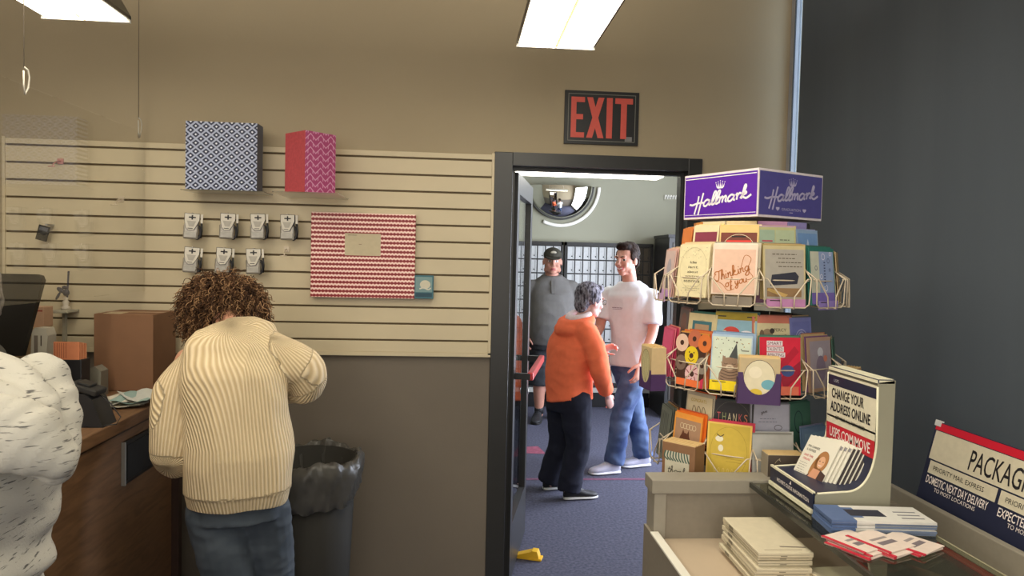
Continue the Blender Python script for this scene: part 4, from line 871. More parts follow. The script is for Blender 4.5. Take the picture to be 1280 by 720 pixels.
for i in range(8):
    r = random.Random(i); last_ = i == 7
    flat_box(.758+r.uniform(-.006, .006), 1.658+r.uniform(-.010, .010), .889+.0120*i, .128, .225, .0120, r.uniform(-.03, .03)-.02, 'top flat white mailing box of the taller stack on the beige shelf' if last_ else 'white flat mailing box lower in the tall stack on the beige shelf', None if last_ else 'flat boxes in the tall stack', last_)
for i in range(4):
    r = random.Random(i+40); last_ = i == 3
    flat_box(.95+r.uniform(-.008, .008), 1.45+r.uniform(-.01, .01), .889+.0125*i, .24, .24, .0125, r.uniform(-.05, .05)+.1, 'top cream envelope box of the low stack under the glass shelf' if last_ else 'cream flat box in the low stack under the glass shelf', None if last_ else 'flat boxes in the low stack', last_)
# brochures on the glass shelf
bm_ = pm((84, 106, 150)); wp = pm((212, 210, 206))
for i in range(5):
    r = random.Random(i+3); b = MB(); b.box(-.115, .115, -.05, .05, 0, .0056, wp if i else wp); b.box(-.1155, -.06, -.0505, .0505, .0003, .0060, bm_)
    if i == 4: b.box(-.06, .02, -.02, .022, .0056, .0062, pm((40, 42, 60))); b.box(-.06, -.035, -.03, .035, .0056, .0061, bm_); [b.box(.05, .10, -.03+.02*k, -.025+.02*k, .0056, .0061, pm((120, 120, 126))) for k in range(3)]
    else: b.box(-.02, .116, -.0505, -.0500, .0003, .0052, pm((110, 124, 150)))
    tag(b.build('leaflet', loc=(.955+r.uniform(-.004, .004), 1.538+r.uniform(-.004, .004), 1.0445+.0062*i), rz=-.10+r.uniform(-.03, .03)), 'blue and white leaflet on top of the pile beside the brochure display' if i == 4 else 'blue and white leaflet inside the pile beside the brochure display', 'leaflet', None if i == 4 else 'blue and white leaflets in the pile')
for i in range(8):
    r = random.Random(i+90); b = MB(); b.box(-.045, .045, -.05, .05, 0, .0024, pm((222, 206, 196)), bev=0); b.box(-.045, -.036, -.0502, .0502, .0002, .0030, pm((196, 40, 62))); b.box(-.02, .03, -.02, -.006, .0024, .0027, pm((120, 110, 116))); b.box(-.02, .03, .004, .012, .0024, .0027, pm((150, 140, 140)))
    k = i % 3; tag(b.build('red_striped_envelope', loc=(.855+.055*k+r.uniform(-.006, .006), 1.425+r.uniform(-.01, .01), 1.0448+.0032*(i//3)+.0010*k), rz=.45+r.uniform(-.1, .1)), 'white form with red stripe, %s of the pile in front of the blue leaflets' % ('left', 'middle', 'right')[k], 'form', ('left', 'middle', 'right')[k]+' column of red striped forms')

# ------------------------------------------------------------------ wooden counter on the left
wc_ = empty('service_counter', (-1.4, 1.6, 0), 'brown wood service counter along the left with a thick worktop edge', 'counter')
oc = (-1.4, 1.6, 0)
b = MB(); b.box(-1.62, -1.165, .2, 3.06, .0, .995, M['wood']); b.build('counter_body', wc_, oc)
b = MB(); b.box(-1.64, -1.135, .2, 3.10, 1.006, 1.05, M['wood'], bev=.004); b.box(-1.62, -1.15, .2, 3.08, .995, 1.006, pm((60, 42, 30))); b.build('worktop', wc_, oc)
b = MB(); b.box(-1.168, -1.135, 3.04, 3.075, 0, .995, mat('dark_post', (62, 44, 36), .5), bev=.003); b.build('corner_post', wc_, oc)
b = MB(); b.box(-1.165, -1.155, 2.60, 2.90, .80, .955, M['black'], bev=.002); b.box(-1.156, -1.1535, 2.615, 2.885, .815, .94, pm((36, 36, 36), .9)); b.box(-1.165, -1.152, 2.592, 2.60, .80, .955, pm((150, 146, 140)))
tag(b.build('wall_plaque', origin=(-1.16, 2.75, .80)), 'dark framed plaque fixed to the front of the wooden counter', 'plaque')
# cardboard parcel
b = MB(); b.box(-.118, .118, -.12, .12, 0, .318, M['card'], bev=.002); b.box(-.118, .118, -.003, .003, .318, .3186, pm((110, 76, 54))); b.box(-.09, -.02, -.10, -.03, .318, .3188, pm((200, 184, 150)))
b.box(-.1185, .1185, -.025, .025, .3181, .3187, mat('parcel_tape', (150, 108, 76), .3)); b.prect(.0, .0, 0, 0, 0, fb)
tag(b.build('cardboard_box', loc=(-1.365, 3.175, 1.0505)), 'brown cardboard parcel box on the far end of the wooden counter', 'cardboard box')
# card reader stand
o = empty('card_reader', (-1.215, 2.46, 1.0505), 'black card reader on a wedge stand at the edge of the wooden counter', 'card reader')
b = MB(); b.prism([(-.09, 0), (.085, 0), (.045, .105), (.02, .125), (-.06, .13)], 'y', -.055, .055, M['black']); b.build('stand', o)
b = MB(); b.box(-.055, .055, -.045, .045, -.012, .012, M['blackm'], T=Matrix.Translation((-.0, 0, .142)) @ Matrix.Rotation(.30, 4, 'Y'), bev=.006); b.box(-.03, .02, -.03, .03, .012, .022, M['black'], T=Matrix.Translation((-.0, 0, .142)) @ Matrix.Rotation(.30, 4, 'Y'), bev=.003); b.build('terminal', o)
o.scale = (.86, .86, .86)
b = MB(); b.tube([(.04, .0, .12), (.085, .0, .085), (.125, .0, .03), (.118, -.02, .006), (.06, -.05, .004), (.02, -.055, .004)], .0022, M['black'], 6); b.build('cable', o)
# loose papers
for i, (x, y, rz, col) in enumerate(((-1.26, 2.80, .5, (214, 206, 186)), (-1.24, 2.79, .2, (224, 216, 198)), (-1.25, 2.83, .8, (206, 200, 184)), (-1.23, 2.80, .35, (224, 218, 204)), (-1.205, 2.80, .1, (150, 176, 172)), (-1.19, 2.82, .6, (204, 206, 200)))):
    b = MB(); n_ = 8; v = []; f = []
    for a_ in range(n_+1):
        for c_ in range(2):
            xx = -.07+.14*a_/n_; v.append((xx, -.10+.2*c_, .004+.010*math.sin(a_*.5+i)**2*(.6+.2*i)))
        if a_: f.append((2*a_-2, 2*a_-1, 2*a_+1, 2*a_))
    b.add(v, f, pm(col), smooth=True); b.add([(p[0], p[1], p[2]-.0012) for p in v], f, pm(col), smooth=True)
    tag(b.build('paper_sheet', loc=(x, y, 1.051+.0035*i), rz=rz), ('teal form' if i == 4 else 'white curled paper') + ' in the loose paper pile beside the cardboard box', 'paper', None if i == 4 else 'loose white papers on the counter')
# brochure holder with orange forms
o = empty('form_holder', (-1.455, 2.83, 1.0505), 'black desk holder stuffed with orange forms, left of the cardboard box', 'form holder')
b = MB(); b.box(-.052, .052, -.035, .035, 0, .165, M['black'], bev=.003); b.build('holder', o)
b = MB(); 
for k in range(6): b.box(-.049+.002*k, .044+.001*k, -.030+.008*k, -.026+.008*k, .12, .232-.002*k, pm([(196, 122, 84), (206, 140, 100)][k % 2]))
for k in range(6): b.prect(-.045+.008*k, -.043+.008*k, .17, .228, -.0305, pm((120, 60, 40)))
b.build('orange_forms', o)
# white customer terminal, grey device
b = MB(); b.prism([(-.03, 0), (.028, 0), (.034, .10), (.026, .128), (-.012, .13), (-.024, .12)], 'y', -.03, .03, mat('device_white', (176, 170, 154), .5)); b.box(-.016, -.002, -.0306, -.030, .03, .10, pm((110, 100, 90))); b.box(.008, .012, -.0306, -.030, .06, .10, ink)
b2 = tag(b.build('receipt_printer', loc=(-1.600, 2.905, 1.196)), 'small pale grey counter device standing beside the black monitor', 'printer')
b = MB(); b.box(-.06, .06, -.05, .05, 0, .1445, M['blackm'], bev=.003); tag(b.build('device_pedestal', loc=(-1.56, 2.965, 1.0505)), 'black block carrying the pale grey counter device', 'pedestal')
b = MB(); b.prism([(-.02, 0), (.045, 0), (.045, .10), (.02, .12), (-.005, .11), (-.02, .06)], 'y', -.03, .03, pm((120, 116, 104))); tag(b.build('label_dispenser', loc=(-1.440, 2.96, 1.0505)), 'grey dispenser wedged between the orange forms and the cardboard box', 'dispenser')
# monitor (seen from behind) and its stand
o = empty('computer_monitor', (-1.76, 2.86, 0), 'black computer monitor seen from behind at the left edge', 'computer monitor')
b = MB(); b.prism([(-.30, .31), (.115, .31), (.19, .60), (.183, .617), (.165, .622), (-.30, .622)], 'y', -.012, .012, mat('monitor_back', (30, 27, 23), .55, var=.05)); 
for v_ in b.bm.verts: v_.co.z += .91
b.build('screen_back', o)
b = MB(); b.cyl((-.05, .03, .95), (-.05, .02, 1.3), .02, M['blackm']); b.box(-.15, .05, -.02, .10, .925, .945, M['blackm'], bev=.005); b.build('stand', o)
b = MB(); b.box(-2.5, -1.66, 2.78, 3.30, .86, .90, M['gray_lam2']); b.box(-2.48, -2.44, 2.80, 3.28, 0, .86, M['gray_lam2']); b.box(-1.72, -1.68, 2.80, 3.28, 0, .86, M['gray_lam2']); b.box(-2.44, -1.72, 3.24, 3.27, .2, .86, M['gray_lam2'])
tag(b.build('back_desk', origin=(-2.0, 3.0, 0)), 'low grey desk behind the wooden counter carrying the monitor', 'desk')
# organiser with small boxes and shelf bracket by the slatwall
b = MB(); tanm = pm((178, 150, 112)); b.box(-.10, .05, -.05, .05, 0, .40, tanm, bev=.002); b.box(-.085, .04, -.051, -.0495, .21, .37, pm((150, 124, 92)))
tag(b.build('tan_organiser', loc=(-1.78, 3.16, .9005)), 'tan cardboard organiser box standing on the desk against the slatwall', 'organiser')
b = MB(); b.box(-.06, .055, -.035, .035, 0, .085, pm((190, 152, 124)), bev=.002); b.prect(-.055, .05, .066, .072, -.0355, pm((150, 60, 50))); b.prect(-.055, .0, .045, .052, -.0355, pm((150, 60, 50)))
tag(b.build('small_carton', loc=(-1.775, 3.165, 1.301)), 'small pinkish carton with red stripes on top of the tan organiser', 'carton')
b = MB(); sm = pm((170, 164, 146)); b.box(-.034, .034, -.10, .0, .0, .012, sm, bev=.002); b.box(-.030, -.018, -.02, .0, -.20, .0, sm); tag(b.build('shelf_bracket', loc=(-1.715, YF-.0005, 1.352)), 'small pale bracket shelf clipped to the slatwall above the desk', 'shelf')
o = empty('desk_ornament', (-1.715, 3.29, 1.3645), 'dark blue ribbon ornament on a clear base on the small bracket shelf', 'ornament')
b = MB(); b.lathe([(0, 0), (.018, 0), (.018, .012), (.010, .018), (.014, .034), (.008, .042), (.012, .052), (0, .058)], (0, 0, 0), pm((196, 186, 170)), 16); b.build('base', o)
b = MB(); b.cyl((.005, 0, .05), (.012, 0, .17), .004, M['navy']); b.ell((-.018, -.005, .085), (.020, .008, .010), M['navy'], Q=Matrix.Rotation(.6, 3, 'Y')); b.ell((.004, -.005, .075), (.014, .010, .016), M['navy']); b.ell((-.03, -.005, .060), (.006, .004, .02), M['navy'], Q=Matrix.Rotation(.5, 3, 'Y')); b.ell((-.002, -.005, .098), (.012, .006, .008), M['navy']); b.build('ribbon', o)
# hanging clear screen over the counter
sc = empty('clear_screen', (-1.40, 2.3, 1.2), 'clear acrylic screen hanging on two hooked wires over the wooden counter', 'sneeze guard')
b = MB(); b.box(-.002, .002, -1.3, 1.03, .25, .955, M['acrylic']); b.build('acrylic_sheet', sc)
for yy in (.14, .97):
    b = MB(); b.tube([(0, yy, 2.099), (0, yy, 1.01)], .0016, pm((120, 110, 95)), 6); b.tube([(.0, yy+.0, 1.012), (.004, yy+.014, 1.006), (.004, yy+.022, .985), (.003, yy+.018, .95), (.003, yy, .925), (.003, yy-.006, .95), (.0, yy-.002, 1.0)], .0030, pm((190, 184, 170)), 6); b.build('wire_hook', sc)

# ------------------------------------------------------------------ waste bin
bc = (-.590, 2.97, 0)
wb = empty('waste_bin', bc, 'tall dark waste bin with a black plastic bag behind the cream sweater', 'waste bin')
b = MB(); bn = mat('bin_plastic', (40, 38, 34), .75, var=.05); b.lathe([(0, 0), (.150, 0), (.155, .01), (.190, .80), (.180, .80), (.15, .05), (0, .05)], (0, 0, 0), bn, 40); b.build('bin_body', wb)
bagm = mat('bag_plastic', (78, 76, 72), .34, var=.12, scale=14, spec=.45, bump=.25, bscale=26)
b = MB(); n_ = 120; rs = []
for j, (r_, z_) in enumerate(((.165, .45), (.176, .62), (.184, .76), (.192, .812), (.202, .815), (.216, .79), (.218, .755), (.209, .72), (.206, .68), (.199, .645), (.194, .640))):
    ring = []
    for i in range(n_):
        a = 2*PI*i/n_; w_ = .0 if j < 2 else .005
        r2 = r_+w_*(math.sin(a*23+j*1.7)+.7*math.sin(a*37-j*2.3)+.6*math.sin(a*11+j)); z2 = z_+(.012*math.sin(a*5+1)+.006*math.sin(a*17+j))*(1 if j > 2 else 0)
        if j > 8: z2 += .02*math.sin(a*3+2)
        ring.append((r2*math.cos(a), r2*math.sin(a), z2))
    rs.append(ring)
b.rings(rs, bagm, caps=False); b.build('bin_bag', wb)

# ------------------------------------------------------------------ lobby: post office boxes, mirror, cabinet
silver = mat('po_door_silver', (178, 180, 180), .45, .15, var=.06, scale=30); dkd = mat('po_door_dark', (84, 76, 64), .4, .3)  # second door colour is a darker brown for the rightmost bank
def po_door(m, parent, x, z):
    b = MB(); b.box(-.039, .039, -.006, 0, 0, .138, m, bev=.002)
    b.box(.016, .030, -.0068, -.006, .006, .132, pm((150, 152, 150)) if m is silver else pm((60, 54, 46))); b.box(-.039, -.034, -.0068, -.006, .004, .134, pm((110, 110, 108)) if m is silver else pm((60, 54, 46)))
    b.cyl((.012, -.010, .032), (.012, -.006, .032), .007, M['black'], 10); o = b.build('box_door', parent, loc=(x, 0, z)); return o
def po_bank(x0, ncol, m, label, ztop=1.84, rows=10):
    w = ncol*.0885+.05; root = empty('post_box_bank', (x0, 7.87, 0), label, 'post boxes')
    b = MB(); b.box(0, w, .002, .05, .22, ztop, M['frame']); b.box(0, w, -.012, .002, ztop-.038, ztop, M['frame']); b.box(0, .022, -.012, .002, .22, ztop, M['frame']); b.box(w-.022, w, -.012, .002, .22, ztop, M['frame']); b.build('bank_frame', root)
    b = MB(); b.box(0, w, -.03, .05, .17, .22, pm((170, 170, 164))); b.build('sill_strip', root)
    b = MB(); b.box(0, w, -.0, .05, .0, .17, M['black']); b.build('plinth', root)
    first = None
    for c_ in range(ncol):
        for r_ in range(rows):
            x = .025+.0885*(c_+.5); z = ztop-.045-.143-.153*r_
            if z < .225: continue
            if first is None: first = po_door(m, root, x, z)
            else:
                o = first.copy(); C.objects.link(o); o.parent = root; o.location = (x, 0, z)
    return root
po_bank(-.20, 6, silver, 'silver post office box bank hidden behind the open door, farthest left')
po_bank(.50, 7, silver, 'silver post office box bank behind the man in the cap')
po_bank(1.185, 7, silver, 'silver post office box bank between the man in the cap and the man in white')
po_bank(1.865, 3, dkd, 'dark brown post box bank to the right of the man in white')
b = MB(); b.box(0, .7, 0, .55, 0, 1.90, M['frame'], bev=.004); b.box(-.01, .72, -.01, .55, 1.90, 1.93, M['black'])
for i in range(4):
    for k in range(3): b.box(.04+.22*k, .24+.22*k, -.008, 0, 1.46-.42*i, 1.85-.42*i, mat('locker_bronze%d%d' % (i, k), (60, 56, 50), .45), bev=.003)
tag(b.build('parcel_locker', loc=(2.19, 7.30, 0)), 'black parcel locker cabinet at the right of the lobby behind the card rack', 'locker')
mr = empty('convex_mirror', (1.125, 7.92, 2.455), 'half dome convex security mirror high on the lobby wall', 'mirror')
def halfring(R, w, y0, y1, m, cx=0, cz=0, a0=PI, a1=2*PI):
    b = MB(); n_ = 40; rs = []
    for i in range(n_+1):
        a = a0+(a1-a0)*i/n_; c_, s_ = math.cos(a), math.sin(a)
        rs.append([(cx+R*c_, y0, cz+R*s_), (cx+(R-w)*c_, y0, cz+(R-w)*s_), (cx+(R-w)*c_, y1, cz+(R-w)*s_), (cx+R*c_, y1, cz+R*s_)])
    b.rings(rs, m); return b
b = MB(); n_, k_ = 48, 16; v = []; f = []
for j in range(k_+1):
    ph = PI/2*j/k_
    for i in range(n_+1):
        a = PI+PI*i/n_; v.append((.355*math.sin(ph)*math.cos(a), -.04-.12*math.cos(ph), .355*math.sin(ph)*math.sin(a)))
for j in range(k_):
    for i in range(n_): q = j*(n_+1)+i; f.append((q, q+n_+1, q+n_+2, q+1))
b.add(v, f, M['mirror'], smooth=True); b.build('mirror_dome', mr)
halfring(.372, .02, -.05, 0, pm((70, 70, 66))).build('mirror_rim', mr)
wr = halfring(.45, .035, -.02, 0, mat('white_ring', (236, 234, 224), .4), cx=.0, cz=-.0, a0=PI*1.36, a1=2*PI).build('white_surround', mr)
b = MB(); b.box(-.10, .10, -.002, 0, -.035, .030, M['wall_v']); [b.stroke([(-.09+.03*k, -.02), (-.08+.03*k, .025), (-.065+.03*k, -.01), (-.07+.03*k, .012)], .009, -.003, M['white']) for k in range(6)]; tag(b.build('wall_lettering', loc=(2.40, 7.915, 2.37)), 'small white lettering on the lobby wall beside the purple header', 'lettering')
# worn red floor markings
rd = mat('red_floor_tape', (108, 70, 92), .95, var=.25, scale=40)
b = MB(); b.box(.45, 1.52, 5.22, 5.262, .0005, .0025, rd); tag(b.build('floor_tape', origin=(1.0, 5.24, 0)), 'worn red tape line across the lobby carpet', 'floor tape')
b = MB(); b.add([(.60, 5.95, .002), (.78, 5.93, .002), (.74, 6.18, .002), (.56, 6.14, .002), (.47, 5.78, .002)], [(0, 1, 2, 3), (0, 3, 4)], mat('red_floor_mark', (136, 72, 92), .9, var=.3, scale=25)); tag(b.build('floor_marking', origin=(.65, 6.0, 0)), 'faded red marking on the lobby carpet behind the woman in orange', 'floor marking')

# ------------------------------------------------------------------ people
def ax(n):    # frame helpers
    n = n.normalized(); u = n.cross(V((0, 0, 1)) if abs(n.z) < .95 else V((0, 1, 0))).normalized(); return u, n.cross(u).normalized()
def limb(b, pts, rad, flat=(False, False), n=18, m=None, side=None, flatten=1.0, sub=5):
    P = [V(p) for p in pts]; Q = []; Rr = []
    for i in range(len(P)-1):
        p0, p1, p2, p3 = P[max(i-1, 0)], P[i], P[i+1], P[min(i+2, len(P)-1)]
        for k in range(sub):
            t = k/sub; cr_ = 0.5*((2*p1)+(p2-p0)*t+(2*p0-5*p1+4*p2-p3)*t*t+(3*p1-p0-3*p2+p3)*t**3)
            Q.append(p1.lerp(p2, t).lerp(cr_, .8)); Rr.append(rad[i]*(1-t)+rad[i+1]*t)
    Q.append(P[-1]); Rr.append(rad[-1])
    if not flat[0]:
        d = (Q[0]-Q[1]).normalized(); r = Rr[0]; Q = [Q[0]+d*r*.94, Q[0]+d*r*.7, Q[0]+d*r*.38]+Q; Rr = [r*.34, r*.71, r*.92]+Rr
    if not flat[1]:
        d = (Q[-1]-Q[-2]).normalized(); r = Rr[-1]; Q = Q+[Q[-1]+d*r*.38, Q[-1]+d*r*.7, Q[-1]+d*r*.94]; Rr = Rr+[r*.92, r*.71, r*.34]
    rs = []; prev = V(side).normalized() if side is not None else None
    for i, p in enumerate(Q):
        t = (Q[min(i+1, len(Q)-1)]-Q[max(i-1, 0)]).normalized()
        if prev is None: prev = ax(t)[0]
        u = (prev-t*prev.dot(t)).normalized(); prev = u; w = t.cross(u)
        rs.append([p+u*(Rr[i]*c)+w*(Rr[i]*flatten*d) for c, d in circ(n)])
    b.rings(rs, m or M['skin'])
def torso(b, secs, sd, m=None, n=28, dome=(True, True)):
    # secs: (center, half width, half depth); sd = sideways unit vector (can be a list)
    rs = []; K = len(secs)
    S = []
    for i in range(K-1):
        for k in range(4):
            t = k/4; t2 = t*t*(3-2*t)
            S.append((V(secs[i][0]).lerp(V(secs[i+1][0]), t), secs[i][1]*(1-t2)+secs[i+1][1]*t2, secs[i][2]*(1-t2)+secs[i+1][2]*t2, i+t))
    S.append((V(secs[-1][0]), secs[-1][1], secs[-1][2], K-1))
    for i, (c, a, d, q) in enumerate(S):
        t = (S[min(i+1, len(S)-1)][0]-S[max(i-1, 0)][0]).normalized()
        s_ = sd if not isinstance(sd, list) else V(sd[0]).lerp(V(sd[1]), q/(K-1))
        u = (V(s_)-t*V(s_).dot(t)).normalized(); w = t.cross(u)
        ring = []
        for cc, dd in circ(n):
            e = 2.35; k = (abs(cc)**e+abs(dd)**e)**(-1/e); ring.append(c+u*(a*cc*k)+w*(d*dd*k))
        rs.append(ring)
    b.rings(rs, m or M['skin'])
def remesh(b, name, parent, voxel, mats, smooth=6, disp=None, ribs=None, origin=(0, 0, 0), color_fn=None, fac=.5):
    me = bpy.data.meshes.new('tmp'); bmesh.ops.recalc_face_normals(b.bm, faces=b.bm.faces); b.bm.to_mesh(me); b.bm.free()
    ob = bpy.data.objects.new('tmp', me); C.objects.link(ob)
    r = ob.modifiers.new('r', 'REMESH'); r.mode = 'VOXEL'; r.voxel_size = voxel; r.use_smooth_shade = True
    if smooth: s = ob.modifiers.new('s', 'SMOOTH'); s.iterations = smooth; s.factor = fac
    dg = bpy.context.evaluated_depsgraph_get(); dg.update()
    me2 = bpy.data.meshes.new_from_object(ob.evaluated_get(dg)); bpy.data.objects.remove(ob); bpy.data.meshes.remove(me)
    me2.name = name; me2.materials.clear()
    for m in mats: me2.materials.append(m)
    if disp:
        nn = [v.normal.copy() for v in me2.vertices]
        for v, nm in zip(me2.vertices, nn): v.co += nm*disp(v.co, nm)
    if ribs:
        at = me2.attributes.new('rib', 'FLOAT', 'POINT')
        for i, v in enumerate(me2.vertices): at.data[i].value = ribs(v.co)
    for p in me2.polygons:
        p.use_smooth = True
        p.material_index = color_fn(p.center) if color_fn else 0
    o_ = V(origin)
    for v in me2.vertices: v.co -= o_
    o = bpy.data.objects.new(name, me2); C.objects.link(o); o.parent = parent
    return o
def fold(amp, sc, seed=0, st=(1, 1, 1), ridge=True):
    def f(p, n):
        q = V((p.x*st[0], p.y*st[1], p.z*st[2]))*sc+V((seed*7.1, seed*3.3, seed*1.7))
        a = noise.noise(q); c = noise.noise(q*2.3)
        if ridge: a = 1-2*abs(a)*1.6
        return amp*(a*.7+c*.4)
    return f
def hand(b, wrist, d, pn, L=.18, curl=.5, thumb_side=1, m=None, spread=.05):
    # d: finger direction, pn: palm normal (the way the palm looks)
    d = V(d).normalized(); pn = (V(pn)-d*V(pn).dot(d)).normalized(); s = d.cross(pn)*thumb_side; w = V(wrist); k = L/.18
    limb(b, [w-d*.02*k, w+d*.02*k, w+d*.055*k, w+d*.088*k], [.025*k, .031*k, .039*k, .037*k], n=14, m=m, side=s, flatten=.42, sub=3)
    for i, (off, ln, r) in enumerate(((.027, .072, .0088), (.009, .080, .0092), (-.009, .074, .0088), (-.026, .058, .0078))):
        p = w+d*(.085-abs(off)*.25)*k+s*off*k; dr = (d+s*(off*spread*30)).normalized(); P = [p-dr*.015*k, p]
        for j, fr in enumerate((.44, .32, .24)):
            a = curl*(.55+.45*j); dd = (dr*math.cos(a*(j+1)*.62)+pn*math.sin(a*(j+1)*.62)).normalized(); P.append(P[-1]+dd*ln*fr*k)
        limb(b, P, [r*k, r*k, r*.95*k, r*.88*k, r*.78*k], n=8, m=m, sub=2)
    p = w+d*.022*k+s*.022*k; t1 = (s*.75+d*.6+pn*.35).normalized(); t2 = (s*.30+d*.9+pn*.45).normalized()
    limb(b, [p, p+t1*.036*k, p+t1*.036*k+t2*.032*k, p+t1*.036*k+t2*.056*k], [.013*k, .0115*k, .0100*k, .0082*k], n=8, m=m, sub=2)
def head_T(c, f, up=(0, 0, 1), k=1.0):
    f = V(f).normalized(); r = f.cross(V(up)).normalized(); u = r.cross(f)
    return Matrix(((r.x*k, f.x*k, u.x*k, c[0]), (r.y*k, f.y*k, u.y*k, c[1]), (r.z*k, f.z*k, u.z*k, c[2]), (0, 0, 0, 1)))
def head(b, T, jaw=1.0, fat=1.0, m=None, smile=False):
    E_ = lambda c, r, Q=None: b.ell(c, r, m, Q=Q, T=T, nu=22, nv=14)
    m = m or M['skin']
    E_((0, -.012, .045), (.075*fat, .096, .085)); E_((0, .018, -.005), (.066*fat, .072, .088))
    E_((0, .030, -.045), (.054*fat*jaw, .052, .060)); E_((0, .058, -.088), (.027*jaw, .026, .022))
    for s in (-1, 1):
        E_((s*.036*fat, .066, -.022), (.022, .020, .024)); E_((s*.046*fat*jaw, .012, -.070), (.018, .034, .026)); E_((s*.029, .083, .036), (.026, .012, .010))
        E_((s*.0785*fat, -.006, -.004), (.008, .018, .030), Q=Matrix.Rotation(s*.25, 3, 'Z')); E_((s*.012, .103, -.028), (.009, .010, .008))
    E_((0, .085, .030), (.014, .014, .030)); E_((0, .096, .008), (.010, .014, .028)); E_((0, .108, -.020), (.0125, .013, .011))
    E_((0, .088, -.052), (.026 if smile else .022, .012, .0060)); E_((0, .086, -.064), (.020, .013, .0075)); E_((0, .076, -.058), (.034, .020, .022))
def face_paint(T):
    Ti = T.inverted()
    def f(p):
        q = Ti @ p
        if q.y > .062 and abs(q.z-.014) < .0065 and abs(abs(q.x)-.031) < .013: return 2 if abs(abs(q.x)-.031) < .0055 else 1
        if q.y > .070 and abs(q.z+.058) < .0035 and abs(q.x) < .019: return 3 if False else 4
        if q.y > .070 and abs(q.z+.0585) < .0115 and abs(q.x) < .024: return 3
        return 0
    return f
def smile_paint(T):
    Ti = T.inverted(); g = face_paint(T)
    def f(p):
        q = Ti @ p; zc = -.056+abs(q.x)*.25
        if q.y > .062 and abs(q.z-zc) < .0055 and abs(q.x) < .023: return 1
        if q.y > .062 and abs(q.z-zc) < .011 and abs(q.x) < .030: return 3
        return g(p) if q.z > -.03 else 0
    return f
eyew = mat('eye_white', (214, 206, 200), .3); iris = mat('iris_dark', (40, 30, 26), .2); lip = mat('lip', (168, 92, 88), .45); mouthd = mat('mouth_line', (112, 56, 54), .5)
def brows_hair(T, col, name, parent, origin):
    b = MB(); m = col
    for s in (-1, 1): b.tube([T @ V((s*.014, .098, .034)), T @ V((s*.030, .096, .040)), T @ V((s*.048, .080, .035))], .0032, m, 6)
    return b.build(name, parent, origin)
def shoe(name, parent, heel, toe, m, sole, origin, k=1.0, h=.0, ankle=True):
    root_T = None
    hl, to = V(heel), V(toe); d = (to-hl); d.z = 0; ln = d.length; d.normalize(); s = V((-d.y, d.x, 0))
    def sec(t, w, z0, z1, n=14):
        c = hl+d*(ln*t); 
        return [V((c.x, c.y, 0))+s*(w*cc)+V((0, 0, z0+(z1-z0)*(.5+.5*dd))) for cc, dd in circ(n)]
    hz = hl.z
    secs = [(-.02, .018, .012, .05), (.0, .030, .012, .085), (.10, .036, .012, .098), (.28, .037, .012, .098), (.42, .040, .012, .080), (.60, .045, .012, .060), (.80, .046, .012, .048), (.93, .036, .012, .040), (1.0, .018, .012, .030)]
    b = MB(); b.rings([sec(t, w*k, z0+hz, z1*k+hz) for t, w, z0, z1 in secs], m); u = b.build(name, parent, origin)
    b = MB(); b.rings([sec(t, (w+.005)*k, .0005+hz, .022+hz, 14) for t, w, z0, z1 in secs], sole); b.build('sole', u)
    u.children[0].data.transform(Matrix.Translation(-V(origin)))
    b = MB()
    for t in (.42, .50, .58): 
        c = hl+d*(ln*t); zt = (.088-.16*(t-.38))*k+hz; b.tube([V((c.x, c.y, zt-.004))+s*.022, V((c.x, c.y, zt+.004)), V((c.x, c.y, zt-.004))-s*.022], .003, sole, 6)
    lc = b.build('laces', u, origin)
    return u
def cloth(name, col, rough=.85, var=.08, sc=30, bump=.3, bs=350, stretch=None): return mat(name, col, rough, var=var, scale=sc, bump=bump, bscale=bs, spec=.2, stretch=stretch)
def jeansmat(name, a, c_, k=5):
    m, n = newp(name, .8); tc = n.N.new('ShaderNodeTexCoord'); nz = n.N.new('ShaderNodeTexNoise'); nz.inputs['Scale'].default_value = k; nz.inputs['Detail'].default_value = 5; n.L.new(tc.outputs['Object'], nz.inputs['Vector'])
    rp = n.N.new('ShaderNodeValToRGB'); n.L.new(nz.outputs[0], rp.inputs[0]); rp.color_ramp.elements[0].position = .35; rp.color_ramp.elements[1].position = .68; rp.color_ramp.elements[0].color = lin(a); rp.color_ramp.elements[1].color = lin(c_)
    n.L.new(rp.outputs[0], n.b.inputs['Base Color']); nb = n.N.new('ShaderNodeTexNoise'); nb.inputs['Scale'].default_value = 500; bp = n.N.new('ShaderNodeBump'); bp.inputs['Strength'].default_value = .2; bp.inputs['Distance'].default_value = .003
    n.L.new(tc.outputs['Object'], nb.inputs['Vector']); n.L.new(nb.outputs[0], bp.inputs['Height']); n.L.new(bp.outputs[0], n.b.inputs['Normal']); return m
def hairmat(name, a, c_, sc=60, st=(1, 1, .25)):
    m, n = newp(name, .75); n.b.inputs['Specular IOR Level'].default_value = .15; tc = n.N.new('ShaderNodeTexCoord'); mp = n.N.new('ShaderNodeMapping'); mp.inputs['Scale'].default_value = st; n.L.new(tc.outputs['Object'], mp.inputs[0])
    nz = n.N.new('ShaderNodeTexNoise'); nz.inputs['Scale'].default_value = sc; nz.inputs['Detail'].default_value = 4; n.L.new(mp.outputs[0], nz.inputs['Vector'])
    rp = n.N.new('ShaderNodeValToRGB'); n.L.new(nz.outputs[0], rp.inputs[0]); rp.color_ramp.elements[0].position = .38; rp.color_ramp.elements[1].position = .62; rp.color_ramp.elements[0].color = lin(a); rp.color_ramp.elements[1].color = lin(c_)
    n.L.new(rp.outputs[0], n.b.inputs['Base Color']); bp = n.N.new('ShaderNodeBump'); bp.inputs['Strength'].default_value = .6; bp.inputs['Distance'].default_value = .006; n.L.new(nz.outputs[0], bp.inputs['Height']); n.L.new(bp.outputs[0], n.b.inputs['Normal']); return m

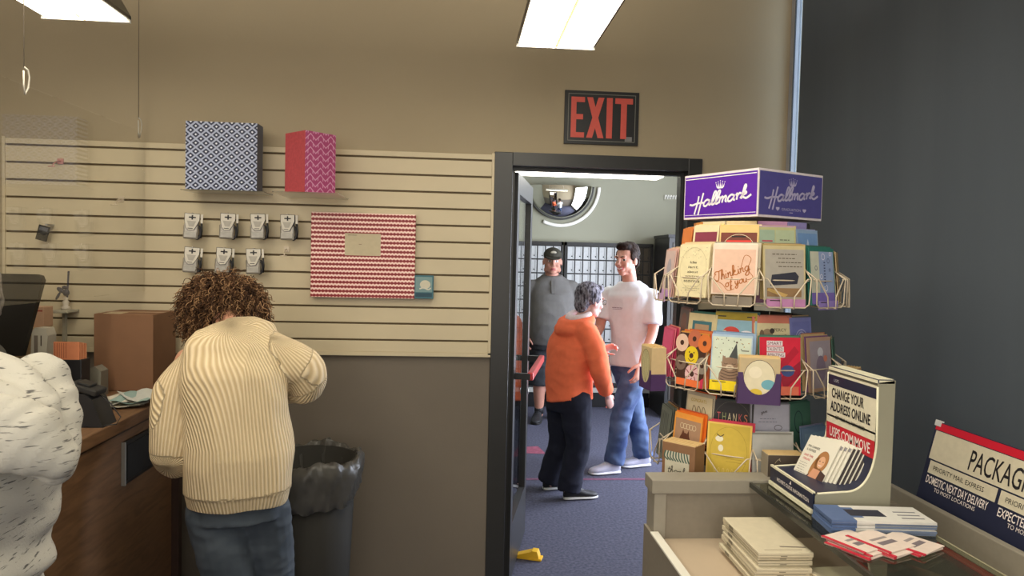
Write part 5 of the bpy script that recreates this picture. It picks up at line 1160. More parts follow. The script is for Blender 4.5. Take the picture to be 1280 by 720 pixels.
# ---- man in the white T-shirt
O = (1.37, 5.47, 0)
pt = empty('person', O, 'smiling young man in a white T-shirt, blue jeans and pale sneakers in the lobby', 'person')
fd = V((-.67, -.74, 0)); sd = V((.74, -.67, 0))
hT = head_T((1.302, 5.44, 1.640), (-.74, -.66, -.06), k=1.0)
Ls, Rs = V((1.495, 5.36, 1.395)), V((1.185, 5.58, 1.395)); Le, Lw = V((1.480, 5.29, 1.10)), V((1.375, 5.17, .895)); Re, Rw = V((1.125, 5.53, 1.11)), V((1.02, 5.36, 1.02))
Lh, Rh = V((1.42, 5.41, .88)), V((1.32, 5.52, .88)); Lk, La = V((1.290, 5.38, .48)), V((1.245, 5.41, .10)); Rk, Ra = V((1.425, 5.56, .47)), V((1.525, 5.60, .10))
sk = M['skin_t'] = mat('skin_rosy', (206, 152, 134), .5, var=.05)
b = MB(); torso(b, [((1.37, 5.47, .86), .145, .10), ((1.37, 5.47, 1.0), .135, .095), ((1.36, 5.47, 1.2), .155, .105), ((1.345, 5.475, 1.36), .17, .10), ((1.34, 5.475, 1.44), .10, .07)], sd, sk)
limb(b, [(1.345, 5.48, 1.40), (1.335, 5.468, 1.50), (1.315, 5.455, 1.60)], [.062, .056, .055], m=sk)
limb(b, [Ls+V((-.04, .03, -.04)), (Ls+Le)/2+V((.012, 0, 0)), Le, (Le+Lw)/2, Lw], [.044, .047, .038, .036, .024], m=sk); limb(b, [Rs+V((.04, -.03, -.04)), (Rs+Re)/2, Re, (Re+Rw)/2, Rw], [.044, .047, .038, .036, .024], m=sk)
hand(b, Lw, (-.30, -.10, -.95), (-.6, .6, -.1), L=.20, curl=.35, thumb_side=-1, m=sk, spread=.10); hand(b, Rw, (-.4, -.65, -.25), (.5, -.3, -.6), L=.18, curl=.9, thumb_side=1, m=sk)
limb(b, [Lh, Lk, La, La-V((0, 0, .04))], [.085, .055, .038, .036], m=sk); limb(b, [Rh, Rk, Ra, Ra-V((0, 0, .04))], [.085, .055, .038, .036], m=sk)
head(b, hT, jaw=1.08, m=sk, smile=True)
remesh(b, 'body', pt, .0052, [sk, eyew, iris, mat('lip_rosy', (190, 96, 100), .4), mouthd], 5, color_fn=smile_paint(hT), origin=O)
hm = hairmat('hair_dark_brown', (26, 18, 16), (48, 34, 28))
b = MB(); b.ell((0, -.030, .066), (.083, .096, .086), hm, T=hT); b.ell((0, .035, .112), (.062, .055, .034), hm, T=hT); b.ell((.0, .060, .128), (.040, .034, .018), hm, T=hT); b.ell((0, -.080, .0), (.066, .035, .07), hm, T=hT)
for s in (-1, 1): b.ell((s*.070, .005, .045), (.014, .035, .045), hm, T=hT)
remesh(b, 'hair', pt, .006, [hm], 2, disp=fold(.006, 60, 1, ridge=False), origin=O); brows_hair(hT, hm, 'eyebrows', pt, O)
wt = cloth('white_cotton', (226, 228, 234), var=.03)
b = MB(); torso(b, [((1.375, 5.465, .825), .185, .142), ((1.375, 5.465, .95), .172, .130), ((1.365, 5.465, 1.10), .165, .125), ((1.355, 5.47, 1.26), .185, .130), ((1.342, 5.47, 1.36), .190, .122), ((1.34, 5.472, 1.432), .150, .098), ((1.336, 5.470, 1.482), .082, .078)], sd, wt)
limb(b, [Ls+V((-.05, .03, -.015)), Ls+V((.0, .0, -.03)), Ls.lerp(Le, .40), Ls.lerp(Le, .78)], [.060, .066, .070, .074], flat=(False, True), m=wt); limb(b, [Rs+V((.05, -.03, -.015)), Rs+V((.0, .0, -.03)), Rs.lerp(Re, .40), Rs.lerp(Re, .75)], [.060, .066, .070, .072], flat=(False, True), m=wt)
ts = remesh(b, 't_shirt', pt, .008, [wt], 10, disp=fold(.006, 7, 2, (1, 1, .45)), origin=O)
b = MB(); 
TS = Matrix.Translation((1.228, 5.352, 1.285)) @ Matrix.Rotation(math.atan2(.67, -.74)*0-.735, 4, 'Z')
b.text('-------', 0, 0, .006, pm((110, 90, 110)), -.016, T=TS, width=.085); b.prect(-.04, .04, -.012, -.009, -.016, pm((130, 110, 130)), TS); b.build('chest_print', pt, O)
dj = jeansmat('blue_denim', (50, 68, 112), (104, 126, 164))
b = MB(); torso(b, [((1.37, 5.47, .78), .150, .108), ((1.37, 5.47, .86), .145, .105), ((1.37, 5.47, .92), .140, .10)], sd, dj)
limb(b, [Lh-V((0, 0, .06)), Lh.lerp(Lk, .5), Lk, Lk.lerp(La, .5), La+V((0, 0, -.02))], [.100, .096, .080, .074, .078], flat=(False, True), m=dj); limb(b, [Rh-V((0, 0, .06)), Rh.lerp(Rk, .5), Rk, Rk.lerp(Ra, .5), Ra+V((0, 0, -.02))], [.098, .094, .080, .074, .078], flat=(False, True), m=dj)
remesh(b, 'jeans', pt, .009, [dj], 4, disp=fold(.007, 8, 5, (1, 1, 1.5)), origin=O)
sm_ = mat('sneaker_lilac', (186, 186, 206), .6); so = mat('sole_white', (232, 232, 236), .5)
shoe('sneaker', pt, (1.285, 5.415, 0), (1.045, 5.365, 0), sm_, so, O, 1.15); shoe('sneaker', pt, (1.575, 5.61, 0), (1.335, 5.555, 0), sm_, so, O, 1.15)

# ---- older woman in the orange hoodie
O = (.79, 4.88, 0)
po = empty('person', O, 'short person in a bright orange hoodie and dark trousers walking through the lobby', 'person')
fd = V((.80, .60, 0)); sd = V((.60, -.80, 0)); sk = mat('skin_pale_pink', (214, 168, 160), .5, var=.05)
hT = head_T((.925, 4.895, 1.352), (.90, .40, -.14), k=.94)
Rs, Ls = V((.905, 4.735, 1.155)), V((.760, 5.035, 1.165)); Re, Rw = V((.965, 4.70, .905)), V((1.045, 4.80, .715)); Le, Lw = V((.90, 5.10, .93)), V((1.055, 5.10, .99))
Rh, Lh = V((.825, 4.80, .68)), V((.745, 4.955, .68)); Rk, Ra = V((.850, 4.80, .37)), V((.795, 4.80, .09)); Lk, La = V((.765, 4.975, .36)), V((.690, 5.005, .09))
b = MB(); torso(b, [((.79, 4.88, .62), .14, .10), ((.79, 4.88, .80), .135, .10), ((.80, 4.88, 1.0), .15, .11), ((.83, 4.885, 1.13), .15, .09), ((.84, 4.885, 1.20), .08, .06)], sd, sk)
limb(b, [(.835, 4.885, 1.17), (.875, 4.89, 1.24), (.905, 4.893, 1.31)], [.055, .050, .05], m=sk)
for A, B_, D in ((Rs, Re, Rw), (Ls, Le, Lw)): limb(b, [A, B_, D], [.042, .034, .022], m=sk)
hand(b, Rw, (.35, .35, -.85), (-.3, .7, 0), L=.155, curl=.8, thumb_side=1, m=sk); hand(b, Lw, (.85, -.1, .35), (.2, -.7, -.4), L=.155, curl=.7, thumb_side=1, m=sk)
limb(b, [Rh, Rk, Ra, Ra-V((0, 0, .04))], [.08, .05, .035, .033], m=sk); limb(b, [Lh, Lk, La, La-V((0, 0, .04))], [.08, .05, .035, .033], m=sk)
head(b, hT, m=sk); remesh(b, 'body', po, .0055, [sk, eyew, iris, lip, mouthd], 5, color_fn=face_paint(hT), origin=O)
hm2 = hairmat('hair_salt_pepper', (52, 48, 56), (150, 146, 158), 70)
b = MB(); b.ell((0, -.028, .052), (.090, .106, .096), hm2, T=hT); b.ell((0, -.075, -.015), (.072, .045, .075), hm2, T=hT); b.ell((0, .050, .105), (.055, .045, .030), hm2, T=hT)
for s in (-1, 1): b.ell((s*.078, -.012, .030), (.014, .042, .050), hm2, T=hT)
remesh(b, 'hair', po, .006, [hm2], 2, disp=fold(.009, 38, 3, ridge=False), origin=O)
b = MB()
for s in (-1, 1): b.tube([hT @ V((s*.031+.022*math.cos(a), .108, .012+.018*math.sin(a))) for a in [2*PI*i/14 for i in range(14)]], .0016, M['black'], 5, closed=True); b.tube([hT @ V((s*.053, .106, .015)), hT @ V((s*.074, .09, .015)), hT @ V((s*.083, -.01, .008))], .002, M['black'], 5)
b.tube([hT @ V((-.009, .112, .014)), hT @ V((.009, .112, .014))], .0016, M['black'], 5); b.build('glasses', po, O)
of = cloth('orange_fleece', (252, 122, 84), var=.05)
b = MB(); torso(b, [((.795, 4.86, .665), .170, .140), ((.79, 4.875, .74), .168, .140), ((.788, 4.88, .88), .170, .145), ((.80, 4.88, 1.02), .178, .140), ((.825, 4.885, 1.12), .172, .115), ((.835, 4.885, 1.19), .120, .085), ((.85, 4.885, 1.235), .075, .070)], sd, of)
limb(b, [Rs+V((-.03, .03, .0)), Rs.lerp(Re, .5), Re, Re.lerp(Rw, .6), Rw+V((-.01, -.01, .03))], [.078, .074, .066, .055, .044], flat=(False, True), m=of); limb(b, [Ls+V((.02, -.03, .0)), Ls.lerp(Le, .5), Le, Lw-V((.03, 0, .01))], [.078, .072, .062, .046], flat=(False, True), m=of)
# hood bunched round the neck and lying on the back
R_h = []
for i in range(17):
    a = PI*.15+PI*1.70*i/16; R_h.append(V((.838, 4.885, 1.222))+sd*(.098*math.sin(a))*-1+fd*(.090*math.cos(a))+V((0, 0, .030*math.cos(a)-.006)))
limb(b, R_h, [.026+.022*math.sin(PI*i/16) for i in range(17)], m=of, n=12, sub=2)
b.ell((.775, 4.845, 1.175), (.095, .115, .055), of, Q=Matrix.Rotation(.6, 3, 'Z') @ Matrix.Rotation(-.35, 3, 'Y'))
hood = remesh(b, 'hoodie', po, .008, [of], 5, disp=fold(.006, 8, 8, (1, 1, 1.2)), origin=O)
b = MB(); wl = cloth('hood_lining', (232, 214, 216)); R_h = []
for i in range(15):
    a = PI*.25+PI*1.50*i/14; R_h.append(V((.853, 4.893, 1.262))+sd*(-.075*math.sin(a))+fd*(.072*math.cos(a))+V((0, 0, .030*math.cos(a))))
limb(b, R_h, [.016+.014*math.sin(PI*i/14) for i in range(15)], m=wl, n=12, sub=2); remesh(b, 'hood_lining', po, .006, [wl], 3, origin=O)
bp_ = cloth('navy_black_trousers', (34, 36, 50), var=.08)
b = MB(); torso(b, [((.79, 4.88, .60), .155, .130), ((.79, 4.88, .72), .152, .130), ((.79, 4.88, .80), .140, .11)], sd, bp_)
limb(b, [Rh, Rh.lerp(Rk, .5), Rk, Rk.lerp(Ra, .5), Ra-V((0, 0, .03))], [.112, .100, .086, .080, .080], flat=(False, True), m=bp_); limb(b, [Lh, Lh.lerp(Lk, .5), Lk, Lk.lerp(La, .5), La-V((0, 0, .03))], [.112, .102, .090, .086, .086], flat=(False, True), m=bp_)
remesh(b, 'trousers', po, .009, [bp_], 3, disp=fold(.006, 8, 4, (1, 1, 1.2)), origin=O)
bs = mat('sneaker_black', (34, 34, 38), .6); so = mat('sole_offwhite', (222, 222, 222), .5)
shoe('sneaker', po, (.765, 4.795, 0), (1.00, 4.84, 0), bs, so, O, 1.0); shoe('sneaker', po, (.650, 5.0, 0), (.86, 5.06, 0), bs, so, O, 1.0)

# ---- man with the cap
O = (.96, 7.2, 0)
pc_ = empty('person', O, 'heavy man in a dark cap, grey henley and dark shorts by the post boxes', 'person')
sd = V((1, .0, 0)); sk = mat('skin_ruddy', (176, 126, 108), .55, var=.06); hT = head_T((.955, 7.14, 1.615), (-.05, -1, -.06), k=1.08)
b = MB(); torso(b, [((.96, 7.2, .80), .17, .13), ((.96, 7.19, 1.0), .18, .16), ((.96, 7.19, 1.2), .18, .14), ((.96, 7.2, 1.36), .18, .10), ((.96, 7.2, 1.44), .10, .07)], sd, sk)
limb(b, [(.96, 7.2, 1.40), (.957, 7.18, 1.5), (.955, 7.16, 1.57)], [.075, .068, .064], m=sk)
AR = [(V((.745, 7.2, 1.385)), V((.695, 7.23, 1.10)), V((.715, 7.13, .88))), (V((1.175, 7.2, 1.385)), V((1.235, 7.23, 1.10)), V((1.215, 7.13, .88)))]
for i, (A, B_, D) in enumerate(AR):
    limb(b, [A+V((.04 if i == 0 else -.04, 0, -.045)), A.lerp(B_, .5), B_, B_.lerp(D, .5), D], [.046, .054, .044, .040, .028], m=sk); hand(b, D, (0, -.1, -1), (1 if i == 0 else -1, .2, 0), L=.185, curl=.5, thumb_side=1 if i == 0 else -1, m=sk)
LG = [(V((.865, 7.2, .80)), V((.855, 7.18, .46)), V((.865, 7.21, .10))), (V((1.055, 7.2, .80)), V((1.07, 7.19, .46)), V((1.08, 7.25, .10)))]
for A, B_, D in LG: limb(b, [A, B_, B_.lerp(D, .4), D, D-V((0, 0, .04))], [.10, .062, .064, .042, .040], m=sk)
head(b, hT, jaw=1.25, fat=1.08, m=sk); remesh(b, 'body', pc_, .0065, [sk, eyew, iris, lip, mouthd], 4, color_fn=face_paint(hT), origin=O)
cm = cloth('cap_olive', (58, 56, 48)); b = MB(); b.ell((0, -.008, .066), (.086, .104, .072), cm, T=hT)
v = []; 
for i in range(13):
    a = -PI*.42+PI*.84*i/12; v.append((.070*math.sin(a), .055+.115*math.cos(a)*.95, .048-.012*math.cos(a)))
base_ = [(.070*math.sin(-PI*.42+PI*.84*i/12), .050, .060) for i in range(13)]
b.add([V(p) for p in v+base_]+[V(p)-V((0, 0, .006)) for p in v+base_], [(i, i+1, 14+i, 13+i) for i in range(12)]+[(26+i, 39+i, 40+i, 27+i) for i in range(12)]+[(i, 26+i, 27+i, i+1) for i in range(12)], cm, T=hT)
cp = b.build('baseball_cap', pc_, O); b = MB(); b.ell((0, .082, .092), (.028, .008, .016), pm((150, 144, 128)), T=hT); b.build('cap_patch', cp, O)
gh = hairmat('hair_grey', (96, 90, 84), (150, 144, 136)); b = MB(); b.ell((0, -.030, .005), (.084, .078, .052), gh, T=hT); b.build('hair', pc_, O)
gm = cloth('grey_henley', (96, 94, 92), var=.05)
b = MB(); torso(b, [((.96, 7.19, .80), .225, .175), ((.96, 7.17, .98), .232, .205), ((.96, 7.17, 1.10), .230, .200), ((.96, 7.185, 1.25), .220, .160), ((.96, 7.195, 1.36), .215, .120), ((.96, 7.2, 1.43), .17, .105), ((.96, 7.19, 1.488), .098, .092)], sd, gm)
for i, (A, B_, D) in enumerate(AR): limb(b, [A+V((.05 if i == 0 else -.05, 0, -.02)), A+V((0, 0, -.03)), A.lerp(B_, .45), A.lerp(B_, .85)], [.070, .074, .078, .078], flat=(False, True), m=gm)
hs_ = remesh(b, 'henley_shirt', pc_, .010, [gm], 10, disp=fold(.006, 6, 6), origin=O)
b = MB(); b.box(-.016, .016, -.004, 0, -.14, .0, pm((84, 82, 80)), T=Matrix.Translation((.955, 7.085, 1.43)) @ Matrix.Rotation(-.42, 4, 'X')); [b.ell((.955, 7.074-.018*i, 1.40-.045*i), (.006, .004, .006), pm((190, 186, 176))) for i in range(3)]; b.build('button_placket', pc_, O)
sh_ = cloth('dark_shorts', (44, 46, 50)); b = MB(); torso(b, [((.96, 7.19, .74), .215, .165), ((.96, 7.19, .86), .215, .170)], sd, sh_)
for A, B_, D in LG: limb(b, [A-V((0, 0, .04)), A.lerp(B_, .6), B_-V((0, 0, .09))], [.128, .118, .110], flat=(False, True), m=sh_)
remesh(b, 'shorts', pc_, .010, [sh_], 3, disp=fold(.010, 8, 9, (1, 1, 1.6)), origin=O)
for (h_, t_) in (((.87, 7.27, 0), (.80, 6.98, 0)), ((1.08, 7.30, 0), (1.12, 7.02, 0))): shoe('shoe', pc_, h_, t_, bs, mat('sole_black', (30, 30, 30), .6), O, 1.15)
for A, B_, D in LG: b = MB(); b.tube([D+V((0, 0, .05)), D-V((0, 0, .03))], .048, bs, 14); b.build('sock', pc_, O)

# ---- woman in the cream rib-knit sweater
O = (-.72, 2.46, 0)
pw = empty('person', O, 'curly-haired woman in a cream ribbed sweater and jeans beside the wooden counter', 'person')
sk = mat('skin_warm', (196, 144, 118), .5, var=.05); fd = V((-.30, .95, 0)).normalized(); sd = V((.95, .30, 0)).normalized()*1
hT = head_T((-.848, 2.66, 1.395), (-.45, .66, -.60), (0, .3, 1), k=.98)
Ls, Rs = V((-.900, 2.49, 1.262)), V((-.590, 2.52, 1.285)); Le, Lw = V((-.928, 2.44, .955)), V((-.93, 2.70, 1.075)); Re, Rw = V((-.530, 2.59, 1.178)), V((-.67, 2.79, 1.10))
Lh, Rh = V((-.795, 2.45, .80)), V((-.655, 2.50, .80)); Lk, La = V((-.742, 2.47, .44)), V((-.76, 2.42, .10)); Rk, Ra = V((-.640, 2.60, .44)), V((-.62, 2.60, .10))
b = MB(); torso(b, [((-.72, 2.46, .78), .14, .11), ((-.73, 2.46, .95), .13, .10), ((-.75, 2.47, 1.12), .135, .10), ((-.76, 2.50, 1.26), .14, .09), ((-.755, 2.52, 1.34), .08, .06)], sd, sk)
limb(b, [(-.755, 2.51, 1.31), (-.775, 2.55, 1.365), (-.81, 2.60, 1.40)], [.058, .052, .052], m=sk)
limb(b, [Ls, Le, Le.lerp(Lw, .5), Lw], [.045, .038, .034, .024], m=sk); limb(b, [Rs, Re, Re.lerp(Rw, .5), Rw], [.045, .038, .034, .024], m=sk)
hand(b, Lw, (-.3, .85, -.25), (.2, -.1, -1), L=.165, curl=.6, thumb_side=1, m=sk); hand(b, Rw, (-.75, .5, -.2), (0, 0, -1), L=.165, curl=.8, thumb_side=-1, m=sk)
limb(b, [Lh, Lk, La, La-V((0, 0, .04))], [.085, .055, .038, .036], m=sk); limb(b, [Rh, Rk, Ra, Ra-V((0, 0, .04))], [.085, .055, .038, .036], m=sk)
head(b, hT, m=sk); remesh(b, 'body', pw, .0055, [sk, eyew, iris, lip, mouthd], 4, color_fn=face_paint(hT), origin=O)
# knit material driven by a rib coordinate that runs along each limb
m, n = newp('cream_rib_knit', .9); at_ = n.N.new('ShaderNodeAttribute'); at_.attribute_name = 'rib'
w = n.mth('SINE', n.mth('MULTIPLY', at_.outputs['Fac'], 2*PI/.0116)); w01 = n.mth('MULTIPLY_ADD', w, .5, .5)
n.L.new(n.mix(w01, (202, 178, 138), (238, 218, 182)), n.b.inputs['Base Color']); bp = n.N.new('ShaderNodeBump'); bp.inputs['Strength'].default_value = .8; bp.inputs['Distance'].default_value = .004; n.L.new(w01, bp.inputs['Height']); n.L.new(bp.outputs[0], n.b.inputs['Normal']); knit = m
secs_ = [((-.718, 2.45, .790), .160, .128), ((-.718, 2.45, .84), .170, .140), ((-.715, 2.45, .96), .172, .142), ((-.730, 2.46, 1.08), .165, .140), ((-.742, 2.475, 1.20), .176, .138), ((-.742, 2.50, 1.275), .178, .122), ((-.738, 2.53, 1.332), .155, .095), ((-.738, 2.545, 1.368), .112, .075), ((-.742, 2.555, 1.392), .064, .052)]
b = MB(); torso(b, secs_, sd, knit)
limb(b, [Ls+V((.05, .01, .0)), Ls.lerp(Le, .35)+V((-.012, 0, 0)), Ls.lerp(Le, .75)+V((-.006, 0, 0)), Le+V((.0, .01, -.01)), Le.lerp(Lw, .5), Lw-V((0, .04, .01))], [.085, .082, .076, .070, .058, .046], flat=(False, True), m=knit)
limb(b, [Rs+V((-.05, .0, -.005)), Rs.lerp(Re, .5)+V((0.02, 0, .005)), Re+V((-.0, 0, -.012)), Re.lerp(Rw, .45)+V((0, 0, -.01)), Re.lerp(Rw, .92)], [.088, .080, .064, .056, .046], flat=(False, True), m=knit)
def seg_d(p, a, c_):
    ab = c_-a; t = max(0, min(1, (p-a).dot(ab)/ab.length_squared)); return (p-(a+ab*t)).length, t
def rib(p):
    dl = min(seg_d(p, Ls, Le)[0], seg_d(p, Le, Lw)[0])-.085; dr = min(seg_d(p, Rs, Re)[0], seg_d(p, Re, Rw)[0])-.085
    k = max(0, min(1, (p.z-.8)/.6)); cx = -.718-.04*k; q = p-V((cx, 2.46, p.z)); a = math.atan2(q.dot(sd), -q.dot(V((-sd.y, sd.x, 0))))
    dt = abs(q.dot(sd))-.150+max(0, p.z-1.27)*.8
    if dl < .0 and dt > 0 and p.x < -.75:
        A, B_ = (Ls, Le) if seg_d(p, Ls, Le)[0] < seg_d(p, Le, Lw)[0] else (Le, Lw)
    elif dr < .0 and dt > 0 and p.x > -.7: A, B_ = (Rs, Re) if seg_d(p, Rs, Re)[0] < seg_d(p, Re, Rw)[0] else (Re, Rw)
    else:
        if p.z < .845: return a*.155+5
        return a*.155+.55*max(0, p.z-1.0)*min(1, max(0, (-.68-p.x)*5))
    d = (B_-A).normalized(); u, w_ = ax(d); r = p-A; return math.atan2(r.dot(w_), r.dot(u))*.072
def knitdisp(p, n):
    v = fold(.007, 6, 11, (1, 1, .6))(p, n)
    if p.z < .838: v -= .004
    return v
sw = remesh(b, 'sweater', pw, .0052, [knit], 12, disp=knitdisp, ribs=rib, origin=O)
gj = jeansmat('grey_blue_denim', (60, 68, 78), (88, 97, 107))
b = MB(); torso(b, [((-.72, 2.46, .74), .140, .115), ((-.72, 2.46, .85), .14, .115)], sd, gj)
limb(b, [Lh-V((0, 0, .04)), Lh.lerp(Lk, .55), Lk, Lk.lerp(La, .5), La], [.096, .088, .074, .062, .054], flat=(False, True), m=gj); limb(b, [Rh-V((0, 0, .04)), Rh.lerp(Rk, .55), Rk, Rk.lerp(Ra, .5), Ra], [.094, .086, .074, .062, .054], flat=(False, True), m=gj)
remesh(b, 'jeans', pw, .0065, [gj], 3, disp=fold(.004, 9, 12, (1, 1, 2.0)), origin=O)
for h_, t_ in (((-.76, 2.37, 0), (-.80, 2.60, 0)), ((-.62, 2.55, 0), (-.66, 2.78, 0))): shoe('shoe', pw, h_, t_, bs, so, O, 1.0)
# curly hair: a soft mass wrapped in many small ringlets
hc1 = hairmat('hair_curly_brown', (48, 34, 26), (104, 74, 52), 45, (1, 1, .6)); hc2 = hairmat('hair_curly_light', (108, 78, 54), (180, 142, 104), 45, (1, 1, .6))
HC = hT @ V((0, -.035, .035)); HR = V((.128, .118, .112))
b = MB(); b.ell(HC, HR*.92, hc1); b.ell(HC+V((-.045, -.005, -.055)), (.085, .085, .075), hc1); b.ell(HC+V((.065, .0, -.045)), (.075, .08, .06), hc1)
remesh(b, 'hair', pw, .007, [hc1], 3, disp=lambda p, n: .014*noise.noise(p*26)+.006*noise.noise(p*60), origin=O)
b = MB(); rnd = random.Random(5)
for i in range(2100):
    th = rnd.uniform(0, 2*PI); ph = math.acos(rnd.uniform(-.85, 1)); d = V((math.sin(ph)*math.cos(th), math.sin(ph)*math.sin(th), math.cos(ph)))
    if d.y > .75: continue
    low = max(0, -d.z); p = HC+V((d.x*HR.x*.90, d.y*HR.y*.90, d.z*HR.z*.90))+V(((-.03 if d.x < 0 else .035)*low, 0, -.02*low))
    ln = rnd.uniform(.045, .085); n_ = 16; P = []; ph0 = rnd.uniform(0, 6.28); cr_ = rnd.uniform(.003, .0068); turns = rnd.uniform(1.5, 3.0)
    q = p.copy(); dirv = (d*.42+V((d.x*.5, d.y*.5, -.75))*.8+V((rnd.uniform(-.5, .5), rnd.uniform(-.5, .5), rnd.uniform(-.2, .5)))).normalized()
    for k in range(n_+1):
        t = k/n_; rad = (q-HC); e = math.sqrt((rad.x/HR.x)**2+(rad.y/HR.y)**2+(rad.z/HR.z)**2)
        dirv = (dirv+rad.normalized()*(.16 if e < .98 else -.05)+V((0, 0, -.05))).normalized()
        u, w_ = ax(dirv); a = ph0+turns*2*PI*t
        P.append(q+u*(cr_*math.cos(a))+w_*(cr_*math.sin(a))); q = q+dirv*(ln/n_)
    b.tube(P, .0016, hc2 if rnd.random() < .36 else hc1, 4, taper=[.0022*(1-.55*k/n_) for k in range(n_+1)])
b.build('curls', pw, O)

# ---- person in the heather hoodie, close at the left edge
O = (-.86, 1.24, 0)
ph_ = empty('person', O, 'person in an off-white flecked hoodie at the near left edge, hood down', 'person')
sk = M['skin']; sd = V((0, -1, 0)); hT = head_T((-1.06, 1.25, 1.56), (-.95, .1, -.25))
m, n = newp('heather_slub_fleece', .9); tc = n.N.new('ShaderNodeTexCoord'); mp = n.N.new('ShaderNodeMapping'); mp.inputs['Scale'].default_value = (34, 34, 260); mp.inputs['Rotation'].default_value = (.25, .35, 0); n.L.new(tc.outputs['Object'], mp.inputs[0])
nz = n.N.new('ShaderNodeTexNoise'); nz.inputs['Scale'].default_value = 1; nz.inputs['Detail'].default_value = 3; n.L.new(mp.outputs[0], nz.inputs['Vector'])
rp = n.N.new('ShaderNodeValToRGB'); rp.color_ramp.elements[0].position = .600; rp.color_ramp.elements[1].position = .68; rp.color_ramp.elements[0].color = lin((184, 180, 170)); rp.color_ramp.elements[1].color = lin((92, 90, 88)); n.L.new(nz.outputs[0], rp.inputs[0])
n.L.new(rp.outputs[0], n.b.inputs['Base Color']); bp = n.N.new('ShaderNodeBump'); bp.inputs['Strength'].default_value = .25; bp.inputs['Distance'].default_value = .003; n2 = n.N.new('ShaderNodeTexNoise'); n2.inputs['Scale'].default_value = 260; n.L.new(tc.outputs['Object'], n2.inputs['Vector']); n.L.new(n2.outputs[0], bp.inputs['Height']); n.L.new(bp.outputs[0], n.b.inputs['Normal']); hz_ = m
Ls, Rs = V((-.86, 1.06, 1.345)), V((-.88, 1.44, 1.35)); Le, Lw = V((-.93, .97, 1.10)), V((-1.13, 1.06, 1.12)); Re, Rw = V((-.95, 1.52, 1.12)), V((-1.13, 1.42, 1.12))
b = MB(); torso(b, [((-.84, 1.24, .85), .15, .10), ((-.83, 1.24, 1.05), .15, .10), ((-.85, 1.25, 1.25), .16, .10), ((-.88, 1.25, 1.38), .10, .07)], sd, sk)
limb(b, [(-.88, 1.25, 1.36), (-.95, 1.25, 1.44), (-1.02, 1.25, 1.52)], [.06, .055, .055], m=sk)
for i, (A, B_, D) in enumerate(((Ls, Le, Lw), (Rs, Re, Rw))): limb(b, [A, B_, D], [.046, .038, .026], m=sk); hand(b, D, (-.8, .3 if i == 0 else -.3, -.35), (0, 0, -1), L=.17, curl=.5, thumb_side=1 if i == 1 else -1, m=sk)
for y_, dx in ((1.15, .0), (1.34, .03)): limb(b, [(-.84, y_, .86), (-.85+dx, y_, .47), (-.82+dx, y_, .10), (-.82+dx, y_, .06)], [.09, .056, .04, .038], m=sk)
head(b, hT, m=sk); remesh(b, 'body', ph_, .006, [sk, eyew, iris, lip, mouthd], 4, color_fn=face_paint(hT), origin=O)
b = MB(); b.ell((0, -.03, .05), (.088, .105, .095), gh, T=hT); b.ell((0, -.07, -.02), (.075, .05, .07), gh, T=hT); remesh(b, 'hair', ph_, .007, [gh], 2, disp=fold(.008, 35, 3, ridge=False), origin=O)
b = MB(); torso(b, [((-.875, 1.24, .93), .205, .145), ((-.875, 1.24, 1.00), .210, .145), ((-.865, 1.24, 1.12), .212, .150), ((-.845, 1.245, 1.24), .215, .150), ((-.855, 1.25, 1.34), .200, .130), ((-.89, 1.25, 1.40), .13, .10), ((-.93, 1.25, 1.435), .085, .08)], sd, hz_)
for i, (A, B_, D) in enumerate(((Ls, Le, Lw), (Rs, Re, Rw))): limb(b, [A+V((0, .04 if i == 0 else -.04, -.01)), A.lerp(B_, .5), B_, B_.lerp(D, .75)], [.098, .088, .078, .060], flat=(False, True), m=hz_)
def fold_h(p, n):
    v = .007*noise.noise(V((p.x*9+p.z*10, p.y*5, p.z*16)))+.006*(1-2*abs(noise.noise(V((p.x*6-p.z*7, p.y*6, p.z*13)))))
    zf = max(0, 1-abs(p.z-1.06)/.16); v += .008*zf*math.sin((p.z+p.x*.35+.2*p.y)*82+1.5*noise.noise(V((p.x*6, p.y*6, p.z*6))))
    return v
remesh(b, 'hoodie', ph_, .0065, [hz_], 4, disp=fold_h, origin=O)
# hood: two thick folds draped from the nape down the back
b = MB()       # lower, wider fold
limb(b, [(-.90, 1.12, 1.385), (-.80, 1.12, 1.400), (-.715, 1.135, 1.365), (-.655, 1.15, 1.335), (-.620, 1.165, 1.305)], [.060, .052, .052, .056, .034], m=hz_, side=(0, .3, 1), n=20)
limb(b, [(-.72, 1.30, 1.40), (-.675, 1.24, 1.345), (-.638, 1.19, 1.290)], [.05, .05, .036], m=hz_, n=18)
hd_ = remesh(b, 'hood', ph_, .005, [hz_], 8, disp=lambda p, n: .007*noise.noise(V((p.x*9+p.z*9, p.y*6, p.z*14-p.x*8)))+.005*noise.noise(V(((p.x-p.z)*34, p.y*9, (p.x+p.z)*8))), origin=O)
b = MB()       # upper fold lying over it
limb(b, [(-.93, 1.30, 1.425), (-.83, 1.27, 1.418), (-.735, 1.235, 1.410), (-.675, 1.20, 1.392), (-.640, 1.17, 1.352)], [.040, .042, .042, .034, .018], m=hz_, side=(0, .3, 1), n=20)
limb(b, [(-.90, 1.16, 1.445), (-.80, 1.16, 1.432), (-.725, 1.165, 1.412), (-.672, 1.17, 1.385), (-.640, 1.17, 1.350)], [.022, .024, .024, .022, .014], m=hz_, n=14)
remesh(b, 'hood_rim', ph_, .005, [hz_], 6, disp=lambda p, n: .008*noise.noise(V((p.x*12+p.z*8, p.y*8, p.z*24)))+.004*noise.noise(V((p.x*10, p.y*20, p.z*50))), origin=O)
b = MB(); torso(b, [((-.84, 1.24, .82), .165, .13), ((-.84, 1.24, .94), .165, .13)], sd, gj)
